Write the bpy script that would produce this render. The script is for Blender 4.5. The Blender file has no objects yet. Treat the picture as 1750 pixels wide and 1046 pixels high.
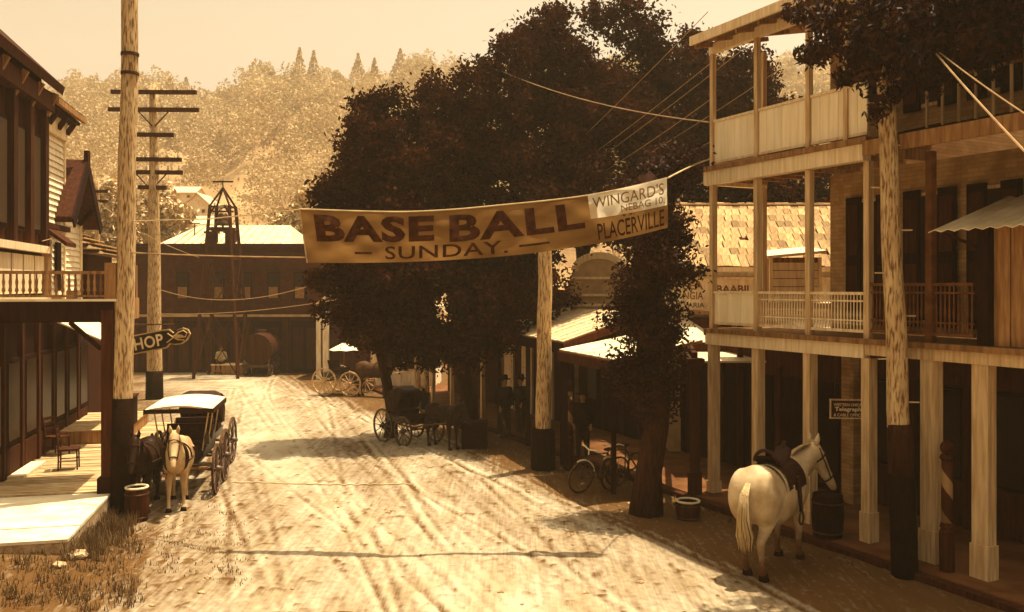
import bpy, math, random
import numpy as np
from mathutils import Vector, Matrix, Euler
random.seed(7); RNG = np.random.default_rng(7)
S = bpy.context.scene
COL = S.collection
R = math.radians
# ------------------------------------------------------------------ camera
EYE, FOC, CX, HZ = 4.4, 1500.0, 875.0, 490.0      # eye height, focal length and horizon measured off the perspective
cam_d = bpy.data.cameras.new('camera'); cam = bpy.data.objects.new('camera', cam_d); COL.objects.link(cam)
cam.location = (0, 0, EYE); cam.rotation_euler = (R(90), 0, 0)
cam_d.sensor_width = 36; cam_d.lens = FOC/1750*36; cam_d.shift_y = -33/1750
cam_d.clip_start = 0.1; cam_d.clip_end = 3000
S.camera = cam
# ------------------------------------------------------------------ sky, sun, exposure
SUN_EL, SUN_AZ = R(75), math.atan2(.78, .62)
W = bpy.data.worlds.new('World'); S.world = W; W.use_nodes = True
nt = W.node_tree; nt.nodes.clear()
sky = nt.nodes.new('ShaderNodeTexSky'); sky.sky_type = 'NISHITA'; sky.sun_disc = False
sky.sun_elevation = SUN_EL; sky.sun_rotation = SUN_AZ; sky.dust_density = 6.0; sky.air_density = 1.0
bw = nt.nodes.new('ShaderNodeRGBToBW'); tint = nt.nodes.new('ShaderNodeMix'); tint.data_type = 'RGBA'; tint.blend_type = 'MULTIPLY'
tint.inputs[0].default_value = 1.0; tint.inputs[7].default_value = (1.0, .88, .66, 1)
bg = nt.nodes.new('ShaderNodeBackground'); bg.inputs[1].default_value = 0.115
out = nt.nodes.new('ShaderNodeOutputWorld')
nt.links.new(sky.outputs[0], bw.inputs[0]); nt.links.new(bw.outputs[0], tint.inputs[6])
nt.links.new(tint.outputs[2], bg.inputs[0]); nt.links.new(bg.outputs[0], out.inputs[0])
sd = bpy.data.lights.new('sun', 'SUN'); sun = bpy.data.objects.new('sun', sd); COL.objects.link(sun)
sd.energy = 4.6; sd.angle = R(.5); sd.color = (1, .89, .66)
sv = Vector((math.sin(SUN_AZ)*math.cos(SUN_EL), math.cos(SUN_AZ)*math.cos(SUN_EL), math.sin(SUN_EL)))
sun.rotation_euler = sv.to_track_quat('Z', 'Y').to_euler()
sun.location = (30, 30, 60)
S.view_settings.view_transform = 'Standard'; S.view_settings.look = 'None'
S.view_settings.gamma = 1; S.view_settings.use_curve_mapping = False
S.view_settings.exposure = 1.08
S.cycles.max_bounces = 6; S.cycles.diffuse_bounces = 3; S.cycles.transparent_max_bounces = 6
S.cycles.volume_bounces = 1; S.cycles.caustics_reflective = False; S.cycles.caustics_refractive = False
S.cycles.use_denoising = True

# ------------------------------------------------------------------ helpers
def at(px, py, d):                      # the place seen at a pixel of the photograph, d metres up the street
    return Vector(((px-CX)/FOC*d, d, EYE+(HZ-py)/FOC*d))
def gd(py, z=0): return FOC*(EYE-z)/(py-HZ)
def gnd(px, py, z=0):
    d = gd(py, z); return Vector(((px-CX)/FOC*d, d, z))

class MB:
    def __init__(s): s.v = []; s.f = []
    def add(s, V, F):
        o = len(s.v); s.v += [tuple(p) for p in V]; s.f += [tuple(i+o for i in q) for q in F]; return s
    def box(s, c, size, rot=None):
        hx, hy, hz = size[0]/2, size[1]/2, size[2]/2
        V = [Vector((x*hx, y*hy, z*hz)) for x in (-1, 1) for y in (-1, 1) for z in (-1, 1)]
        if rot is not None:
            M = rot if isinstance(rot, Matrix) else Euler(rot).to_matrix()
            V = [M @ p for p in V]
        c = Vector(c)
        return s.add([p+c for p in V], [(0,1,3,2),(4,6,7,5),(0,4,5,1),(2,3,7,6),(0,2,6,4),(1,5,7,3)])
    def hexa(s, P):                     # 4 bottom corners then 4 top corners, same turn
        return s.add(P, [(3,2,1,0),(4,5,6,7),(0,1,5,4),(1,2,6,5),(2,3,7,6),(3,0,4,7)])
    def bar(s, a, b, w, h, up=(0,0,1)):
        a, b = Vector(a), Vector(b); d = b-a
        if d.length < 1e-6: return s
        x = d.normalized(); y = Vector(up).cross(x)
        if y.length < 1e-4: y = Vector((0,1,0)).cross(x)
        y.normalize(); z = x.cross(y)
        M = Matrix((x, y, z)).transposed()
        return s.box((a+b)/2, (d.length, w, h), M)
    def tube(s, pts, rad, n=8, cap=True):
        pts = [Vector(p) for p in pts]
        if not hasattr(rad, '__len__'): rad = [rad]*len(pts)
        o = len(s.v); prev = None
        for i, p in enumerate(pts):
            t = (pts[min(i+1, len(pts)-1)]-pts[max(i-1, 0)])
            t = t.normalized() if t.length > 1e-9 else Vector((0,0,1))
            if prev is None:
                a = t.cross(Vector((0,0,1)));
                if a.length < .1: a = t.cross(Vector((1,0,0)))
            else: a = prev - t*prev.dot(t)
            a.normalize(); prev = a; b = t.cross(a)
            for k in range(n):
                th = 2*math.pi*k/n
                s.v.append(tuple(p+(a*math.cos(th)+b*math.sin(th))*rad[i]))
        for i in range(len(pts)-1):
            for k in range(n):
                k2 = (k+1) % n
                s.f.append((o+i*n+k, o+i*n+k2, o+(i+1)*n+k2, o+(i+1)*n+k))
        if cap:
            s.f.append(tuple(o+k for k in range(n))[::-1]); s.f.append(tuple(o+(len(pts)-1)*n+k for k in range(n)))
        return s
    def lathe(s, prof, n=16, c=(0,0,0)):
        return s.tube_lathe([(Vector(c)+Vector((0,0,z)), r) for r, z in prof], n)
    def tube_lathe(s, pr, n):
        o = len(s.v)
        for p, r in pr:
            for k in range(n):
                th = 2*math.pi*k/n
                s.v.append((p.x+r*math.cos(th), p.y+r*math.sin(th), p.z))
        for i in range(len(pr)-1):
            for k in range(n):
                k2 = (k+1) % n
                s.f.append((o+i*n+k, o+i*n+k2, o+(i+1)*n+k2, o+(i+1)*n+k))
        s.f.append(tuple(o+k for k in range(n))[::-1]); s.f.append(tuple(o+(len(pr)-1)*n+k for k in range(n)))
        return s
    def ring(s, c, r, w, t, n=28):      # wheel rim in the xz plane, w wide along y, t thick
        o = len(s.v); c = Vector(c)
        for k in range(n):
            th = 2*math.pi*k/n; e = Vector((math.cos(th), 0, math.sin(th)))
            for rr, yy in ((r, -w/2), (r, w/2), (r-t, w/2), (r-t, -w/2)):
                s.v.append(tuple(c+e*rr+Vector((0, yy, 0))))
        for k in range(n):
            a, b = o+4*k, o+4*((k+1) % n)
            for j in range(4):
                j2 = (j+1) % 4
                s.f.append((a+j, a+j2, b+j2, b+j))
        return s
    def ell(s, c, r, n=12, m=8, rot=None):
        o = len(s.v); c = Vector(c); M = Euler(rot).to_matrix() if rot else Matrix.Identity(3)
        s.v.append(tuple(c+M@Vector((0,0,r[2]))))
        for i in range(1, m):
            ph = math.pi*i/m
            for k in range(n):
                th = 2*math.pi*k/n
                s.v.append(tuple(c+M@Vector((r[0]*math.sin(ph)*math.cos(th), r[1]*math.sin(ph)*math.sin(th), r[2]*math.cos(ph)))))
        s.v.append(tuple(c+M@Vector((0,0,-r[2])))); e = len(s.v)-1
        for k in range(n):
            k2 = (k+1) % n
            s.f.append((o, o+1+k, o+1+k2)); s.f.append((e, e-n+k2, e-n+k))
            for i in range(m-2):
                a = o+1+i*n
                s.f.append((a+k, a+n+k, a+n+k2, a+k2))
        return s
    def caps(s, pts, rad, n=12):        # limb: tapered tube with a ball at each joint
        s.tube(pts, rad, n)
        for p, r in zip(pts, rad): s.ell(p, (r, r, r), n, 8)
        return s
    def prism(s, poly, y0, y1):         # outline in xz pushed along y
        n = len(poly)
        V = [(x, y0, z) for x, z in poly]+[(x, y1, z) for x, z in poly]
        return s.add(V, [tuple(range(n)), tuple(range(2*n-1, n-1, -1))]+[(i, i+n, (i+1) % n+n, (i+1) % n) for i in range(n)])
    def mesh(s, name, M=None, smooth=False):
        me = bpy.data.meshes.new(name)
        V = [M @ Vector(p) for p in s.v] if M is not None else s.v
        me.from_pydata(V, [], s.f); me.validate(); me.update()
        bmfix(me)
        if smooth:
            me.polygons.foreach_set('use_smooth', [True]*len(me.polygons))
        return me
import bmesh
def bmfix(me):
    b = bmesh.new(); b.from_mesh(me); bmesh.ops.recalc_face_normals(b, faces=b.faces); b.to_mesh(me); b.free()

def npmesh(name, V, n):                 # polygons of n corners each, given in order
    me = bpy.data.meshes.new(name); V = np.asarray(V, dtype=np.float32).reshape(-1, 3)
    N = len(V); P = N//n
    me.vertices.add(N); me.vertices.foreach_set('co', V.ravel())
    me.loops.add(N); me.loops.foreach_set('vertex_index', np.arange(N, dtype=np.int32))
    me.polygons.add(P); me.polygons.foreach_set('loop_start', np.arange(0, N, n, dtype=np.int32))
    me.update(calc_edges=True); return me
def npgrid(name, X, Y, Z):
    ny, nx = X.shape; me = bpy.data.meshes.new(name)
    V = np.stack([X, Y, Z], -1).reshape(-1, 3).astype(np.float32)
    i = np.arange(ny*nx).reshape(ny, nx)
    q = np.stack([i[:-1,:-1], i[:-1,1:], i[1:,1:], i[1:,:-1]], -1).reshape(-1, 4).astype(np.int32)
    me.vertices.add(len(V)); me.vertices.foreach_set('co', V.ravel())
    me.loops.add(q.size); me.loops.foreach_set('vertex_index', q.ravel())
    me.polygons.add(len(q)); me.polygons.foreach_set('loop_start', np.arange(0, q.size, 4, dtype=np.int32))
    me.polygons.foreach_set('use_smooth', np.ones(len(q), dtype=bool))
    me.update(calc_edges=True); return me

INV = {}
def thing(name, label, cat, loc=(0,0,0), rz=0, group=None):
    o = bpy.data.objects.new(name, None); COL.objects.link(o)
    o.location = loc; o.rotation_euler = (0, 0, rz); o.empty_display_size = .2
    o['label'] = label; o['category'] = cat
    if group: o['group'] = group
    INV[o.name] = (Matrix.Translation(Vector(loc)) @ Matrix.Rotation(rz, 4, 'Z')).inverted()
    return o
def tag(o, label, cat, group=None):
    o['label'] = label; o['category'] = cat
    if group: o['group'] = group
    return o
def obj(name, me, mat=None, parent=None, loc=None, rot=None, label=None):
    o = bpy.data.objects.new(name, me); COL.objects.link(o)
    if mat is not None and not me.materials: me.materials.append(mat)
    if parent is not None: o.parent = parent
    if loc is not None: o.location = loc
    if rot is not None: o.rotation_euler = rot
    if label: o['label'] = label
    return o
def part(name, mb, mat, parent=None, world=False, smooth=False, label=None):
    M = None
    if parent is not None and world:
        q = parent
        while q.parent: q = q.parent
        M = INV[q.name]
    return obj(name, mb.mesh(name, M, smooth), mat, parent, label=label)
def wpart(name, mb, mat, parent, **k): return part(name, mb, mat, parent, world=True, **k)
def solo(name, mb, mat, label, cat, group=None, smooth=False):     # a thing that is one mesh, origin at its base
    V = np.array(mb.v); c = Vector(((V[:,0].min()+V[:,0].max())/2, (V[:,1].min()+V[:,1].max())/2, V[:,2].min()))
    o = obj(name, mb.mesh(name, Matrix.Translation(-c), smooth), mat, loc=c)
    return tag(o, label, cat, group)
def struct(name, me, mat):
    o = obj(name, me, mat); o['kind'] = 'structure'; return o

# ------------------------------------------------------------------ materials (a sepia world: every colour on one warm brown ramp)
MATS = {}
def mat(name, col, col2=None, rough=.8, scale=4, stretch=(1,1,1), bump=0, bscale=None, island=0, objrand=0, spec=.05, detail=5, metal=0, transl=0, contrast=(.35,.65)):
    m = bpy.data.materials.new(name); m.use_nodes = True; n = m.node_tree.nodes; l = m.node_tree.links
    b = n['Principled BSDF']; b.inputs['Roughness'].default_value = rough; b.inputs['Specular IOR Level'].default_value = spec
    b.inputs['Metallic'].default_value = metal
    c2 = col2 or tuple(x*.7 for x in col)
    tc = n.new('ShaderNodeTexCoord'); mp = n.new('ShaderNodeMapping'); mp.inputs['Scale'].default_value = stretch
    l.new(tc.outputs['Object'], mp.inputs['Vector'])
    no = n.new('ShaderNodeTexNoise'); no.inputs['Scale'].default_value = scale; no.inputs['Detail'].default_value = detail
    l.new(mp.outputs[0], no.inputs['Vector'])
    rp = n.new('ShaderNodeValToRGB'); rp.color_ramp.elements[0].position = contrast[0]; rp.color_ramp.elements[1].position = contrast[1]
    rp.color_ramp.elements[0].color = (*c2, 1); rp.color_ramp.elements[1].color = (*col, 1)
    l.new(no.outputs[0], rp.inputs[0]); last = rp.outputs[0]
    def vary(sock, amt):
        nonlocal last
        mr = n.new('ShaderNodeMapRange'); mr.inputs[3].default_value = 1-amt; mr.inputs[4].default_value = 1+amt
        l.new(sock, mr.inputs[0])
        mx = n.new('ShaderNodeMix'); mx.data_type = 'RGBA'; mx.blend_type = 'MULTIPLY'; mx.inputs[0].default_value = 1
        l.new(last, mx.inputs[6]); l.new(mr.outputs[0], mx.inputs[7]); last = mx.outputs[2]
    if island: vary(n.new('ShaderNodeNewGeometry').outputs['Random Per Island'], island)
    if objrand: vary(n.new('ShaderNodeObjectInfo').outputs['Random'], objrand)
    l.new(last, b.inputs['Base Color'])
    if bump:
        bn = n.new('ShaderNodeTexNoise'); bn.inputs['Scale'].default_value = bscale or scale*3; bn.inputs['Detail'].default_value = 6
        l.new(mp.outputs[0], bn.inputs['Vector'])
        bp = n.new('ShaderNodeBump'); bp.inputs['Strength'].default_value = bump; bp.inputs['Distance'].default_value = .05
        l.new(bn.outputs[0], bp.inputs['Height']); l.new(bp.outputs[0], b.inputs['Normal'])
    if transl:
        tr = n.new('ShaderNodeBsdfTranslucent'); l.new(last, tr.inputs[0])
        mx = n.new('ShaderNodeMixShader'); mx.inputs[0].default_value = transl
        l.new(b.outputs[0], mx.inputs[1]); l.new(tr.outputs[0], mx.inputs[2]); l.new(mx.outputs[0], n['Material Output'].inputs[0])
    MATS[name] = m; return m
def brickmat(name, c1, c2, mortar, bw=.22, bh=.075, rot=None):
    m = mat(name, c1, c2, scale=3)
    n = m.node_tree.nodes; l = m.node_tree.links; b = n['Principled BSDF']
    base = b.inputs['Base Color'].links[0].from_socket
    geo = n.new('ShaderNodeTexCoord'); dt = n.new('ShaderNodeVectorMath'); dt.operation = 'DOT_PRODUCT'; dt.inputs[1].default_value = rot
    sp = n.new('ShaderNodeSeparateXYZ'); mp = n.new('ShaderNodeCombineXYZ')
    l.new(geo.outputs['Object'], dt.inputs[0]); l.new(geo.outputs['Object'], sp.inputs[0])
    l.new(dt.outputs['Value'], mp.inputs[0]); l.new(sp.outputs[2], mp.inputs[1])
    br = n.new('ShaderNodeTexBrick'); br.inputs['Scale'].default_value = 1; br.inputs['Brick Width'].default_value = bw; br.inputs['Row Height'].default_value = bh
    br.inputs['Mortar Size'].default_value = .008; br.inputs['Color1'].default_value = (1,1,1,1); br.inputs['Color2'].default_value = (.72,.7,.68,1)
    br.inputs['Mortar'].default_value = (*mortar, 1)
    l.new(mp.outputs[0], br.inputs['Vector'])
    mx = n.new('ShaderNodeMix'); mx.data_type = 'RGBA'; mx.blend_type = 'MULTIPLY'; mx.inputs[0].default_value = .9
    l.new(base, mx.inputs[6]); l.new(br.outputs[0], mx.inputs[7]); l.new(mx.outputs[2], b.inputs['Base Color'])
    bp = n.new('ShaderNodeBump'); bp.inputs['Strength'].default_value = .5; bp.inputs['Distance'].default_value = .01; bp.invert = True
    l.new(br.outputs['Fac'], bp.inputs['Height']); l.new(bp.outputs[0], b.inputs['Normal'])
    return m
WG = (1, 1, .12)      # grain running up
M_white = mat('white_paint', (.84,.71,.50), (.66,.50,.30), scale=3, stretch=(4,4,.8), bump=.1)
M_cream = mat('cream_paint', (.84,.65,.40), (.66,.47,.25), scale=3, stretch=(5,5,.5), bump=.15)
M_post = mat('post_paint', (.70,.48,.25), (.46,.28,.12), scale=3, stretch=(6,6,.5), bump=.15)
M_panel = mat('panel_boards', (.90,.75,.50), (.82,.64,.38), scale=2.5, stretch=(5,5,.4), bump=.06, objrand=.06)
M_wood = mat('weathered_wood', (.36,.185,.07), (.19,.085,.03), scale=4, stretch=(4,4,.4), bump=.3, objrand=.2)
M_plank = mat('boardwalk_plank', (.55,.38,.19), (.32,.19,.085), scale=3, stretch=(1,6,1), bump=.3, objrand=.22)
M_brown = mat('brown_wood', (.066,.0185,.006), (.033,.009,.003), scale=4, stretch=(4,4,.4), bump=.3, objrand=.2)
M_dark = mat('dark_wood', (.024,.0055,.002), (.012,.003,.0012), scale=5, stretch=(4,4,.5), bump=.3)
M_black = mat('black_paint', (.018,.008,.004), (.010,.004,.002), rough=.35, scale=6, spec=.5)
M_leather = mat('dark_leather', (.040,.011,.004), (.016,.005,.002), rough=.6, scale=12, bump=.2, spec=.10)
M_iron = mat('dull_iron', (.10,.05,.025), (.05,.022,.010), rough=.5, scale=10, metal=.6)
M_pale_metal = mat('pale_tin_roof', (.70,.54,.32), (.50,.36,.19), rough=.6, scale=2, bump=.08, spec=.4)
M_shingle = mat('split_shingle', (.46,.285,.13), (.29,.165,.07), scale=5, stretch=(6,1,1), bump=.4, objrand=.45)
M_awnboard = mat('awning_boards', (.66,.48,.27), (.48,.32,.16), scale=3, stretch=(4,1,1), bump=.25, objrand=.15)
M_slab = mat('pale_stone_slab', (.78,.64,.42), (.60,.46,.27), scale=2.5, bump=.2)
M_glass = mat('dark_window_glass', (.025,.008,.003), (.015,.005,.002), rough=.3, spec=.10, bump=.05)
M_blind = mat('window_blind', (.24,.12,.05), (.17,.08,.03), scale=8)
M_brickR = brickmat('painted_brick', (.50,.30,.13), (.35,.19,.075), (.70,.66,.6), rot=(.447,-.894,0))
M_brickR2 = brickmat('brown_brick', (.17,.06,.02), (.11,.036,.011), (.45,.4,.35), rot=(.447,-.894,0))
M_brickF = brickmat('firehouse_brick', (.085,.021,.0065), (.05,.012,.004), (.6,.5,.42), rot=(1,0,0))
M_stucco = mat('pale_stucco', (.50,.33,.16), (.36,.22,.10), scale=3, bump=.1)
M_letter = mat('dark_lettering', (.030,.0075,.003), (.075,.022,.007), scale=9)
M_letter2 = mat('faded_lettering', (.17,.085,.035), (.30,.17,.075), scale=6)
M_gold = mat('pale_lettering', (.55,.36,.16), (.42,.26,.11), scale=8)
M_shade = mat('shaded_railing', (.17,.065,.02), (.10,.035,.011), scale=5)  # darker copy of the rail colour, the canopied bay's shade put into it
M_wire = mat('old_wire', (.40,.24,.11), rough=.6)
M_rope = mat('hemp_rope', (.60,.42,.22), rough=.9)
M_hose = mat('dirty_hose', (.10,.045,.018), (.05,.02,.008), rough=.8, scale=12)
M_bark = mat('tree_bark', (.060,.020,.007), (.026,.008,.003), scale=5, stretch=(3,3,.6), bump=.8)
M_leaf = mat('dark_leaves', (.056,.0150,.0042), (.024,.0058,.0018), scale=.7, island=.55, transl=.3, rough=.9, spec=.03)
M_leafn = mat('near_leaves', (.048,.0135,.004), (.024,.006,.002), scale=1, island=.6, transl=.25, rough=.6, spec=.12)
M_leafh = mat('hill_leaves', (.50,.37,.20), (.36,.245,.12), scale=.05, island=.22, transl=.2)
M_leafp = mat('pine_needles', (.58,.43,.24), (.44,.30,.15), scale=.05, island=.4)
M_grass = mat('dry_grass', (.17,.10,.042), (.085,.045,.017), scale=2, island=.5, transl=.2)
M_stone = mat('pale_stone', (.48,.33,.18), (.30,.18,.09), scale=9, bump=.4)
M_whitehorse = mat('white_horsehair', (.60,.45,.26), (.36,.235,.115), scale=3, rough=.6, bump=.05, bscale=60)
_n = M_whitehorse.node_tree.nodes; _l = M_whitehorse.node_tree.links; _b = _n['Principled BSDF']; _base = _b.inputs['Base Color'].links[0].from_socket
_tc = _n.new('ShaderNodeTexCoord'); _sp = _n.new('ShaderNodeSeparateXYZ'); _l.new(_tc.outputs['Object'], _sp.inputs[0])   # grey coat, shade on the lower legs put into its colour
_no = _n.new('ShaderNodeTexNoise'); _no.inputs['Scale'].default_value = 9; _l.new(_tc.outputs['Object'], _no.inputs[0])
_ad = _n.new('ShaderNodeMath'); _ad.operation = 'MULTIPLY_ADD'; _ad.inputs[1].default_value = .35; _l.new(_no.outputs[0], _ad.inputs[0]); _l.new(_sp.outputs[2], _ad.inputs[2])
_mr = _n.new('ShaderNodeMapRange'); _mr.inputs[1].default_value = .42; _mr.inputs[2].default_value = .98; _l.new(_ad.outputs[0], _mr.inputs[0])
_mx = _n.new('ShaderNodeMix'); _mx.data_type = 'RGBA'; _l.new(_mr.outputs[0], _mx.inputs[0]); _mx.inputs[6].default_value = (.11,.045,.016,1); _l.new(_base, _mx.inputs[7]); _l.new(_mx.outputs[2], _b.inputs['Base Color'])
M_greyhorse = mat('pale_horsehair', (.62,.45,.24), (.36,.20,.085), scale=2.2, rough=.6)
M_blackhorse = mat('black_horsehair', (.022,.009,.004), (.014,.006,.002), rough=.45)
M_brownhorse = mat('dark_horsehair', (.07,.028,.010), (.04,.015,.005), scale=3, rough=.5)
M_mane = mat('pale_mane', (.58,.42,.22), (.36,.23,.10), scale=10, stretch=(1,1,.2), bump=.5)
M_skin = mat('skin', (.38,.20,.09), (.32,.16,.07), scale=8)
M_coat = mat('dark_coat', (.025,.010,.004), (.015,.006,.003), scale=10, rough=.9)
M_shirt = mat('pale_shirt', (.55,.40,.23), (.42,.29,.15), scale=10, rough=.9)
M_trouser = mat('brown_trousers', (.05,.02,.008), (.03,.012,.005), scale=10, rough=.9)
M_canvas = mat('carriage_canvas', (.80,.68,.46), (.62,.48,.28), scale=3, bump=.1, rough=.9)
M_banner = mat('banner_cloth', (.27,.14,.043), (.17,.08,.022), scale=1.2, stretch=(1,1,2.2), bump=.15, bscale=14, transl=.35, rough=.95)
M_patch = mat('white_banner_patch', (.92,.82,.62), (.82,.70,.48), scale=3, transl=.45, rough=.95)
def polemat(name):
    m = mat(name, (.60,.42,.21), (.46,.29,.13), scale=3, stretch=(3,3,.5), bump=.4, bscale=14)
    n = m.node_tree.nodes; l = m.node_tree.links; b = n['Principled BSDF']; base = b.inputs['Base Color'].links[0].from_socket
    tc = n.new('ShaderNodeTexCoord'); mp = n.new('ShaderNodeMapping'); mp.inputs['Scale'].default_value = (34, 34, 5); l.new(tc.outputs['Object'], mp.inputs[0])
    no = n.new('ShaderNodeTexNoise'); no.inputs['Scale'].default_value = 1; no.inputs['Detail'].default_value = 3; l.new(mp.outputs[0], no.inputs[0])
    rp = n.new('ShaderNodeValToRGB'); rp.color_ramp.elements[0].position = .47; rp.color_ramp.elements[1].position = .64
    rp.color_ramp.elements[0].color = (0,0,0,1); rp.color_ramp.elements[1].color = (1,1,1,1); l.new(no.outputs[0], rp.inputs[0])
    mx = n.new('ShaderNodeMix'); mx.data_type = 'RGBA'; l.new(rp.outputs[0], mx.inputs[0]); l.new(base, mx.inputs[6]); mx.inputs[7].default_value = (.17,.08,.03,1)
    l.new(mx.outputs[2], b.inputs['Base Color']); return m
M_pole = polemat('peeled_pole')
def stripemat(name, ca, cb, pitch):
    m = mat(name, ca, rough=.5); n = m.node_tree.nodes; l = m.node_tree.links; b = n['Principled BSDF']
    tc = n.new('ShaderNodeTexCoord'); sp = n.new('ShaderNodeSeparateXYZ'); l.new(tc.outputs['Object'], sp.inputs[0])
    at2 = n.new('ShaderNodeMath'); at2.operation = 'ARCTAN2'; l.new(sp.outputs[1], at2.inputs[0]); l.new(sp.outputs[0], at2.inputs[1])
    d1 = n.new('ShaderNodeMath'); d1.operation = 'DIVIDE'; l.new(at2.outputs[0], d1.inputs[0]); d1.inputs[1].default_value = 2*math.pi
    d2 = n.new('ShaderNodeMath'); d2.operation = 'DIVIDE'; l.new(sp.outputs[2], d2.inputs[0]); d2.inputs[1].default_value = pitch
    ad = n.new('ShaderNodeMath'); ad.operation = 'ADD'; l.new(d1.outputs[0], ad.inputs[0]); l.new(d2.outputs[0], ad.inputs[1])
    fr = n.new('ShaderNodeMath'); fr.operation = 'FRACT'; l.new(ad.outputs[0], fr.inputs[0])
    gt = n.new('ShaderNodeMath'); gt.operation = 'GREATER_THAN'; l.new(fr.outputs[0], gt.inputs[0]); gt.inputs[1].default_value = .6
    mx = n.new('ShaderNodeMix'); mx.data_type = 'RGBA'; l.new(gt.outputs[0], mx.inputs[0]); mx.inputs[6].default_value = (*cb, 1); mx.inputs[7].default_value = (*ca, 1)
    l.new(mx.outputs[2], b.inputs['Base Color']); return m
M_barber = stripemat('barber_stripes', (.30,.17,.07), (.06,.016,.005), .62)
M_tar = mat('tarred_wood', (.014,.0055,.002), (.008,.003,.001), rough=.95, scale=8, spec=.02, bump=.4)

# ------------------------------------------------------------------ text laid out flat (x right, y up), 0..w by 0..h
def text_xy(s, w=None, h=1.0, bold=.0, space=1.0, grid=None):
    c = bpy.data.curves.new('lettering', 'FONT'); c.body = s; c.size = 1; c.offset = bold; c.space_character = space; c.resolution_u = 3
    o = bpy.data.objects.new('lettering', c); COL.objects.link(o)
    dg = bpy.context.evaluated_depsgraph_get(); dg.update()
    me = bpy.data.meshes.new_from_object(o.evaluated_get(dg))
    V = np.array([v.co[:] for v in me.vertices]); F = [tuple(p.vertices) for p in me.polygons]
    bpy.data.objects.remove(o); bpy.data.curves.remove(c); bpy.data.meshes.remove(me)
    V[:,0] -= V[:,0].min(); V[:,1] -= V[:,1].min()
    if grid:
        b = bmesh.new(); vs = [b.verts.new((p[0], p[1], 0)) for p in V]
        for f in F:
            try: b.faces.new([vs[i] for i in f])
            except ValueError: pass
        w0, h0 = V[:,0].max(), V[:,1].max()
        for i in range(1, grid[0]): bmesh.ops.bisect_plane(b, geom=b.verts[:]+b.edges[:]+b.faces[:], plane_co=(w0*i/grid[0],0,0), plane_no=(1,0,0))
        for i in range(1, grid[1]): bmesh.ops.bisect_plane(b, geom=b.verts[:]+b.edges[:]+b.faces[:], plane_co=(0,h0*i/grid[1],0), plane_no=(0,1,0))
        b.verts.index_update(); V = np.array([v.co[:] for v in b.verts]); F = [tuple(v.index for v in f.verts) for f in b.faces]; b.free()
    k = h/V[:,1].max(); V[:,1] *= k
    V[:,0] *= (w/V[:,0].max() if w else k)
    return V, F
def text_on(mb, s, origin, xdir, w, h, bold=.02, space=1.0, ydir=(0,0,1)):
    V, F = text_xy(s, w, h, bold, space); o = Vector(origin); x = Vector(xdir).normalized(); y = Vector(ydir)
    mb.add([o+x*p[0]+y*p[1] for p in V], F); return mb

# ------------------------------------------------------------------ soft bodies: many balls and limbs melted into one skin
def melt(mb, name, voxel, it=6, extra=None):
    me = mb.mesh('melt'); o = bpy.data.objects.new('melt', me); COL.objects.link(o)
    r = o.modifiers.new('r', 'REMESH'); r.mode = 'VOXEL'; r.voxel_size = voxel; r.use_smooth_shade = True
    s = o.modifiers.new('s', 'SMOOTH'); s.factor = .5; s.iterations = it
    dg = bpy.context.evaluated_depsgraph_get(); dg.update()
    m2 = bpy.data.meshes.new_from_object(o.evaluated_get(dg)); m2.name = name
    bpy.data.objects.remove(o); bpy.data.meshes.remove(me)
    if extra is not None:
        b = bmesh.new(); b.from_mesh(m2); e = extra.mesh('e', smooth=True); b.from_mesh(e); b.to_mesh(m2); b.free(); bpy.data.meshes.remove(e)
    m2.polygons.foreach_set('use_smooth', [True]*len(m2.polygons))
    return m2

# ------------------------------------------------------------------ foliage
def crown_mesh(name, blobs, n, leaf, seed, clump=.45, per=34, asp=.5, shell=.45, droop=0):
    rng = np.random.default_rng(seed)
    B = np.array([(b[0], b[1], b[2], b[3], b[4] if len(b) > 4 else b[3], b[5] if len(b) > 5 else b[3]) for b in blobs], dtype=float)
    sub_ = []
    for q in B:
        for _ in range(9):
            v = rng.normal(size=3); v /= np.linalg.norm(v); k = .16+.24*rng.random()
            sub_.append((*(q[:3]+v*q[3:6]*(.90+.32*rng.random())), *(q[3:6]*k)))
    B[:,3:6] *= .90; B = np.vstack([B, np.array(sub_)])
    wt = (B[:,3]*B[:,4]*B[:,5])**.60; wt /= wt.sum()
    nc = max(1, n//per); bi = rng.choice(len(B), nc, p=wt)
    d = rng.normal(size=(nc, 3)); d /= np.linalg.norm(d, axis=1)[:,None]
    u = rng.random(nc)**shell
    lump = 1+.22*np.sin(d[:,0]*5+bi*1.7)*np.cos(d[:,2]*6+bi)+.10*rng.normal(size=nc)
    C = B[bi,:3]+d*B[bi,3:6]*(u*lump)[:,None]
    cs = clump*(.6+.8*rng.random(nc))
    ci = np.repeat(np.arange(nc), per); N = len(ci)
    P = C[ci]+rng.normal(size=(N, 3))*cs[ci][:,None]*np.array([.6,.6,.45])
    a = rng.normal(size=(N, 3)); a[:,2] -= droop; a /= np.linalg.norm(a, axis=1)[:,None]
    b = np.cross(a, rng.normal(size=(N, 3))); b /= np.linalg.norm(b, axis=1)[:,None]
    L = (leaf*(.6+.8*rng.random(N)))[:,None]
    Q = np.stack([P-a*L*.5, P+b*L*asp*.5, P+a*L*.5, P-b*L*asp*.5], 1)
    return npmesh(name, Q, 4)
def limb_path(a, b, sag=0, n=5, wob=.1, seed=0):
    rr = random.Random(seed); a, b = Vector(a), Vector(b); L = (b-a).length
    return [a.lerp(b, i/n)+Vector((rr.uniform(-1,1), rr.uniform(-1,1), 0))*wob*L*.3*math.sin(math.pi*i/n)+Vector((0,0,sag*math.sin(math.pi*i/n))) for i in range(n+1)]
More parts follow.
